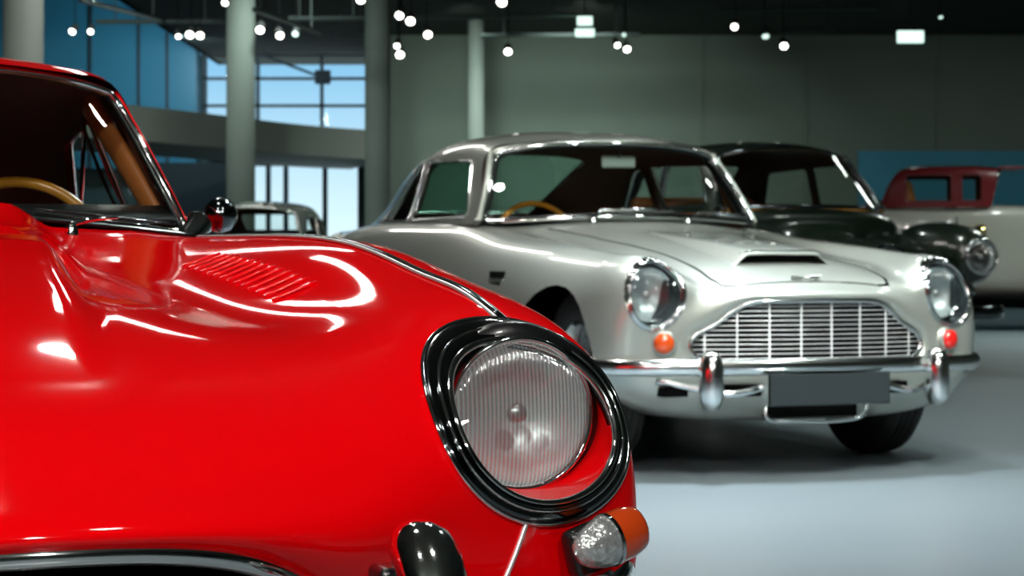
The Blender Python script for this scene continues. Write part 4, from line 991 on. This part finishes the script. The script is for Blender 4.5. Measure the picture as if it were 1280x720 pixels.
    bm = B(); tube(bm, smoothpts([(.12, -hw, .42), (-.02, -hw+.12, .42), (-.10, -.4, .42), (-.12, 0, .42), (-.10, .4, .42), (-.02, hw-.12, .42), (.12, hw, .42)], 5), 1, 10, flat=(.045, .018, (0, 0, 1))); link('bumper', bm, grille_mat, car)
    for s in (1, -1):
        bm = B(); tube(bm, smoothpts([(-.13, s*.34, .34), (-.16, s*.34, .42), (-.13, s*.34, .52)], 4), .026, 8); link('overrider', bm, grille_mat, car)
    # cabin
    tw = hc*.84; h = zr-zk; m_ = (aw+ar)/2
    def ring(ac, ae, af, zc_, ze, wt, wb_, zlow): return [(ac, 0, zc_), (ac+.01, wt*.45, zc_-.01), (ac+.04, wt*.8, zc_-.035), (ae, wt, ze), ((ae+af)/2, (wt+wb_)/2+.02, (ze+zlow)/2), (af, wb_, zlow)]
    U = [ring(aw+.38, aw+.48, aw+.12, zr-.06, zr-.13, tw*.93, hc, zk-.02), ring(aw+.7, aw+.72, aw+.5, zr-.012, zr-.09, tw, hc+.01, zk-.02), ring(m_+.2, m_+.2, m_+.2, zr, zr-.085, tw, hc+.02, zk-.02),
         ring(ar-.45, ar-.42, ar-.4, zr-.04, zr-.12, tw*.97, hc+.01, zk-.02), ring(ar-.05, ar-.12, ar-.05, zr-.22, zr-.26, tw*.8, hc*.93, zk-.03), ring(ar+.18, ar+.12, ar+.2, zk+h*.28, zk+h*.24, tw*.66, hc*.8, zk-.05), ring(ar+.32, ar+.3, ar+.35, zk-.03, zk-.05, tw*.5, hc*.6, zk-.1)]
    G3, _ = surf(U, 5, 4); bm = grid_bm(G3); cu = Caster(bm)
    z0, z1 = zk+.03, zr-.17; w1 = m_+.05
    for poly, nm in ((rquad([(aw+.32, z0), (aw+.60, z1), (w1-.05, z1), (w1-.05, z0)], .04), 'front_door_window'), (rquad([(w1+.04, z0), (w1+.04, z1), (ar-.42, z1-.01), (ar-.22, z0)], .05), 'rear_door_window')):
        for s in (1, -1):
            fs = cut(bm, poly, 'az', lambda c, s=s: c.x*s > .25); w = link(nm, take(bm, fs), GLASS, car)
            fb = B(); tube(fb, project(cu, poly, 'az', s*1.6, (0, -s, 0)), .009, 5, closed=True); link('window_trim', fb, grille_mat, w)
    rw = rquad([(-tw*.72, zk+h*.22), (-tw*.72, zr-.11), (tw*.72, zr-.11), (tw*.72, zk+h*.22)], .07)
    fs = cut(bm, rw, 'lz', lambda c: c.y > ar-.35); link('rear_window', take(bm, fs), GLASS, car)
    lin = bm.copy(); bmesh.ops.recalc_face_normals(lin, faces=lin.faces); link('roof', bm, roofpaint, car); offset(lin, -.02); link('roof_lining', lin, lining, car)
    bot = smoothpts([(aw-.10, 0, zk+.012), (aw-.08, hc*.35, zk+.01), (aw, hc*.72, zk), (aw+.10, hc*.97, zk-.01)], 6); top_ = smoothpts([(aw+.37, 0, zr-.075), (aw+.38, tw*.35, zr-.08), (aw+.41, tw*.68, zr-.10), (aw+.46, tw*.9, zr-.13)], 6)
    def scr(u, v):
        x = abs(u)*(len(bot)-1); k = min(int(x), len(bot)-2); q = x-k
        p = (bot[k]*(1-q)+bot[k+1]*q)*(1-v)+(top_[k]*(1-q)+top_[k+1]*q)*v; p = p.copy(); p[1] *= (1 if u > 0 else -1); return p
    link('windscreen', grid_bm(np.array([[scr(u, v) for v in np.linspace(0, 1, 6)] for u in np.linspace(-1, 1, 24)])), GLASS, car)
    bm = B(); tube(bm, [tuple(scr(u, 0)) for u in np.linspace(-.95, .95, 20)]+[tuple(scr(1, v)) for v in (.12, .4, .7, .9)]+[tuple(scr(u, 1)) for u in np.linspace(.95, -.95, 20)]+[tuple(scr(-1, v)) for v in (.9, .7, .4, .12)], .014, 8, closed=True); link('windscreen_frame', bm, accents or grille_mat, car)
    for s in (1, -1):
        bm = B(); tube(bm, [(p[0]+.035, p[1]+s*.008, p[2]) for p in [scr(s, v) for v in (0, .33, .66, 1)]], 1, 8, flat=(.025, .04, (0, s, 0))); link('windscreen_post', bm, roofpaint, car)
    Gd = np.array([[(a_, l_, z_) for l_ in np.linspace(-hc*.92, hc*.92, 5)] for a_, z_ in ((aw+.05, zk-.01), (aw+.3, zk+.005), (aw+.4, zk-.02), (aw+.4, zk-.15))])
    link('dashboard', thicken(grid_bm(Gd), .01), dash or DASH, car)
    steering(car, aw+.62, -.32, zk-.06, .2, .35, rim=accents or BLACK)
    for s in (1, -1): seat(car, aw+1.0, s*.32, interior, zk-.58, .5)
    bm = B(); box(bm, (ar-.45, 0, zk-.38), (.5, hc*1.7, .16), bev=.05); box(bm, (ar-.2, 0, zk-.12), (.14, hc*1.6, .5), bev=.05); link('rear_seat', bm, interior, car)
    bm = B(); box(bm, (m_, 0, zg+.02), (ar-aw-.1, hc*1.8, .04)); box(bm, (aw+.05, 0, (zk+zg)/2), (.04, hc*1.7, zk-zg-.1)); link('cabin_floor', bm, MATT, car, False)
    return car
saloon('dark green, nearly black vintage saloon close behind the silver car on its right', (2.40, 13.32, .30), GREEN, GREEN,
       dict(zb=.90, zk=1.12, zr=1.625, aw=1.15, ar=3.5, hw=.90, hc=.64, nw=.20, fz=.86, L=4.5), interior=TAN, lining=SEATB, grille_mat=DCHROME, dash=WOOD)  # bright wood tone on the dashboard stands in for yellow reflections
saloon('small pale coupe far away beneath the balcony, left of the silver car', (-2.95, 19.6, -.12), PALE, PALE,
       dict(zb=.90, zk=.94, zr=1.36, aw=1.55, ar=3.3, hw=.80, hc=.62, nw=.24, fz=.78, L=4.2), interior=SEATB, name='small_coupe')

# cream and maroon limousine, side on at the far right
def limousine():
    car = thing('vintage_limousine', 'tall cream vintage limousine with a maroon upper cabin at the far right', 'car', (6.98, 22.3, 0), math.radians(80))
    hw = .72
    H = []
    for a_, zt_, w in ((.0, 1.10, .26), (.04, 1.22, .32), (.15, 1.27, .34), (.8, 1.30, .42), (1.35, 1.32, .55), (1.75, 1.335, .68), (2.1, 1.335, .73), (2.5, 1.335, .73), (2.9, 1.335, .72), (3.1, 1.30, .66), (3.2, 1.1, .58), (3.22, .8, .54)):
        zl = .38
        H.append([(a_, 0, zt_), (a_, w*.4, zt_-.003), (a_, w*.75, zt_-.02), (a_, w*.93, zt_-.06), (a_, w, zt_-.16), (a_, w*1.01, (zt_+zl)/2), (a_, w*.98, zl+.08), (a_, w*.9, zl), (a_, w*.5, zl), (a_, 0, zl)])
    G, cl = surf(H, 5, 5); bm = grid_bm(G, cl)
    fs = cut(bm, [(1.95, -.6), (1.95, .6), (2.85, .6), (2.85, -.6)], 'al', lambda c: c.z > 1.25); bmesh.ops.delete(bm, geom=fs, context='FACES')
    link('body', bm, CREAM, car)
    U = []
    for ac, af, zc_, ze, wt, wb_ in ((1.74, 1.84, 1.74, 1.68, .60, .69), (1.92, 1.98, 1.76, 1.70, .62, .72), (2.3, 2.3, 1.765, 1.71, .63, .73), (2.65, 2.65, 1.755, 1.70, .62, .72), (2.80, 2.88, 1.70, 1.65, .58, .70), (2.88, 3.0, 1.55, 1.53, .54, .64), (2.92, 3.08, 1.34, 1.33, .52, .60)):
        U.append([(ac, 0, zc_), (ac, wt*.5, zc_-.01), (ac, wt*.85, zc_-.03), ((ac*.8+af*.2), wt, ze), ((ac+af)/2, (wt+wb_)/2+.01, (ze+1.31)/2), (af, wb_, 1.30)])
    G3, _ = surf(U, 5, 4); bm = grid_bm(G3); cu = Caster(bm)
    for a0, a1 in ((1.93, 2.14), (2.24, 2.72)):
        poly = rquad([(a0, 1.36), (a0, 1.645), (a1, 1.645), (a1, 1.36)], .04)
        for s in (1, -1):
            fs = cut(bm, poly, 'az', lambda c, s=s: c.x*s > .3); w = link('side_window', take(bm, fs), GLASS, car)
            fb = B(); tube(fb, project(cu, poly, 'az', s*1.6, (0, -s, 0)), .01, 5, closed=True); link('window_trim', fb, MAROON, w)
    lin = bm.copy(); bmesh.ops.recalc_face_normals(lin, faces=lin.faces); link('roof', bm, MAROON, car); offset(lin, -.02); link('roof_lining', lin, BROWN, car)
    bm = B(); G4 = np.array([[(1.84+(1.74-1.84)*v, u*(.68*(1-v)+.59*v), 1.33+.36*v) for v in (0, .5, 1)] for u in (-1, 0, 1)]); bm.free(); link('windscreen', grid_bm(G4), GLASS, car)
    bm = B(); tube(bm, [(1.84, -.68, 1.33), (1.84, .68, 1.33), (1.74, .59, 1.69), (1.74, -.59, 1.69)], .018, 6, closed=True); tube(bm, [(1.84, 0, 1.33), (1.74, 0, 1.69)], .012, 6); link('windscreen_frame', bm, CHROME, car)
    bm = B(); box(bm, (1.62, 0, 1.72), (.26, 1.16, .03), bev=.01); link('sun_visor', bm, MAROON, car)
    for s in (1, -1):
        for ra, nm in ((.55, 'front_wing'), (2.75, 'rear_wing')):
            P = smoothpts([(ra-.52, s*.80, .46), (ra-.42, s*.80, .72), (ra-.15, s*.80, .90), (ra+.2, s*.80, .86), (ra+.48, s*.80, .62), (ra+.75, s*.79, .40)], 5)
            bm = B(); tube(bm, [tuple(p) for p in P], 1, 12, flat=(.03, .17, (0, 0, 1)))
            link(nm, bm, GREEN, car)
            wheel(car, ra, s*.76, .40, .16, spoke=False, capmat=CREAM)
        bm = B(); box(bm, (1.65, s*.80, .36), (1.6, .32, .04), bev=.01); link('running_board', bm, MATT, car)
        bm = B(); box(bm, (1.7, s*.60, .30), (2.8, .04, .14)); link('frame_rail', bm, MATT, car)
        headlamp(car, (.02, s*.40, .98), (-1, 0, 0), R=.13, dome=.04, ring=.02)
        bm = B(); lathe(bm, [(0, -.12), (.05, -.11), (.09, -.03), (.1, .03), (.08, .05), (0, .055)], (1.95, s*.86, 1.02), (-1, 0, 0), 18); tube(bm, [(1.95, s*.86, .95), (1.95, s*.74, .92)], .015, 6); link('side_lamp', bm, GOLD, car)
        bm = B(); tube(bm, smoothpts([(2.19, s*.745, 1.2), (2.19, s*.75, .95), (2.19, s*.74, .6)], 3), .005, 5); link('door_shut_line', bm, MATT, car)
    bm = B(); tube(bm, [(-.03, -.27, .55), (-.03, .27, .55), (-.03, .30, 1.2), (-.03, 0, 1.36), (-.03, -.30, 1.2)], .025, 6, closed=True); link('radiator_shell', bm, CHROME, car)
    bm = B(); tube(bm, [(-.25, -.7, .5), (-.25, .7, .5)], 1, 8, flat=(.04, .015, (0, 0, 1))); link('bumper', bm, CHROME, car)
    for s in (1, -1):
        seat(car, 2.35, s*.33, TAN, .85, .6)
    bm = B(); box(bm, (1.7, 0, .32), (2.8, 1.1, .16)); link('underbody', bm, MATT, car, False)
limousine()
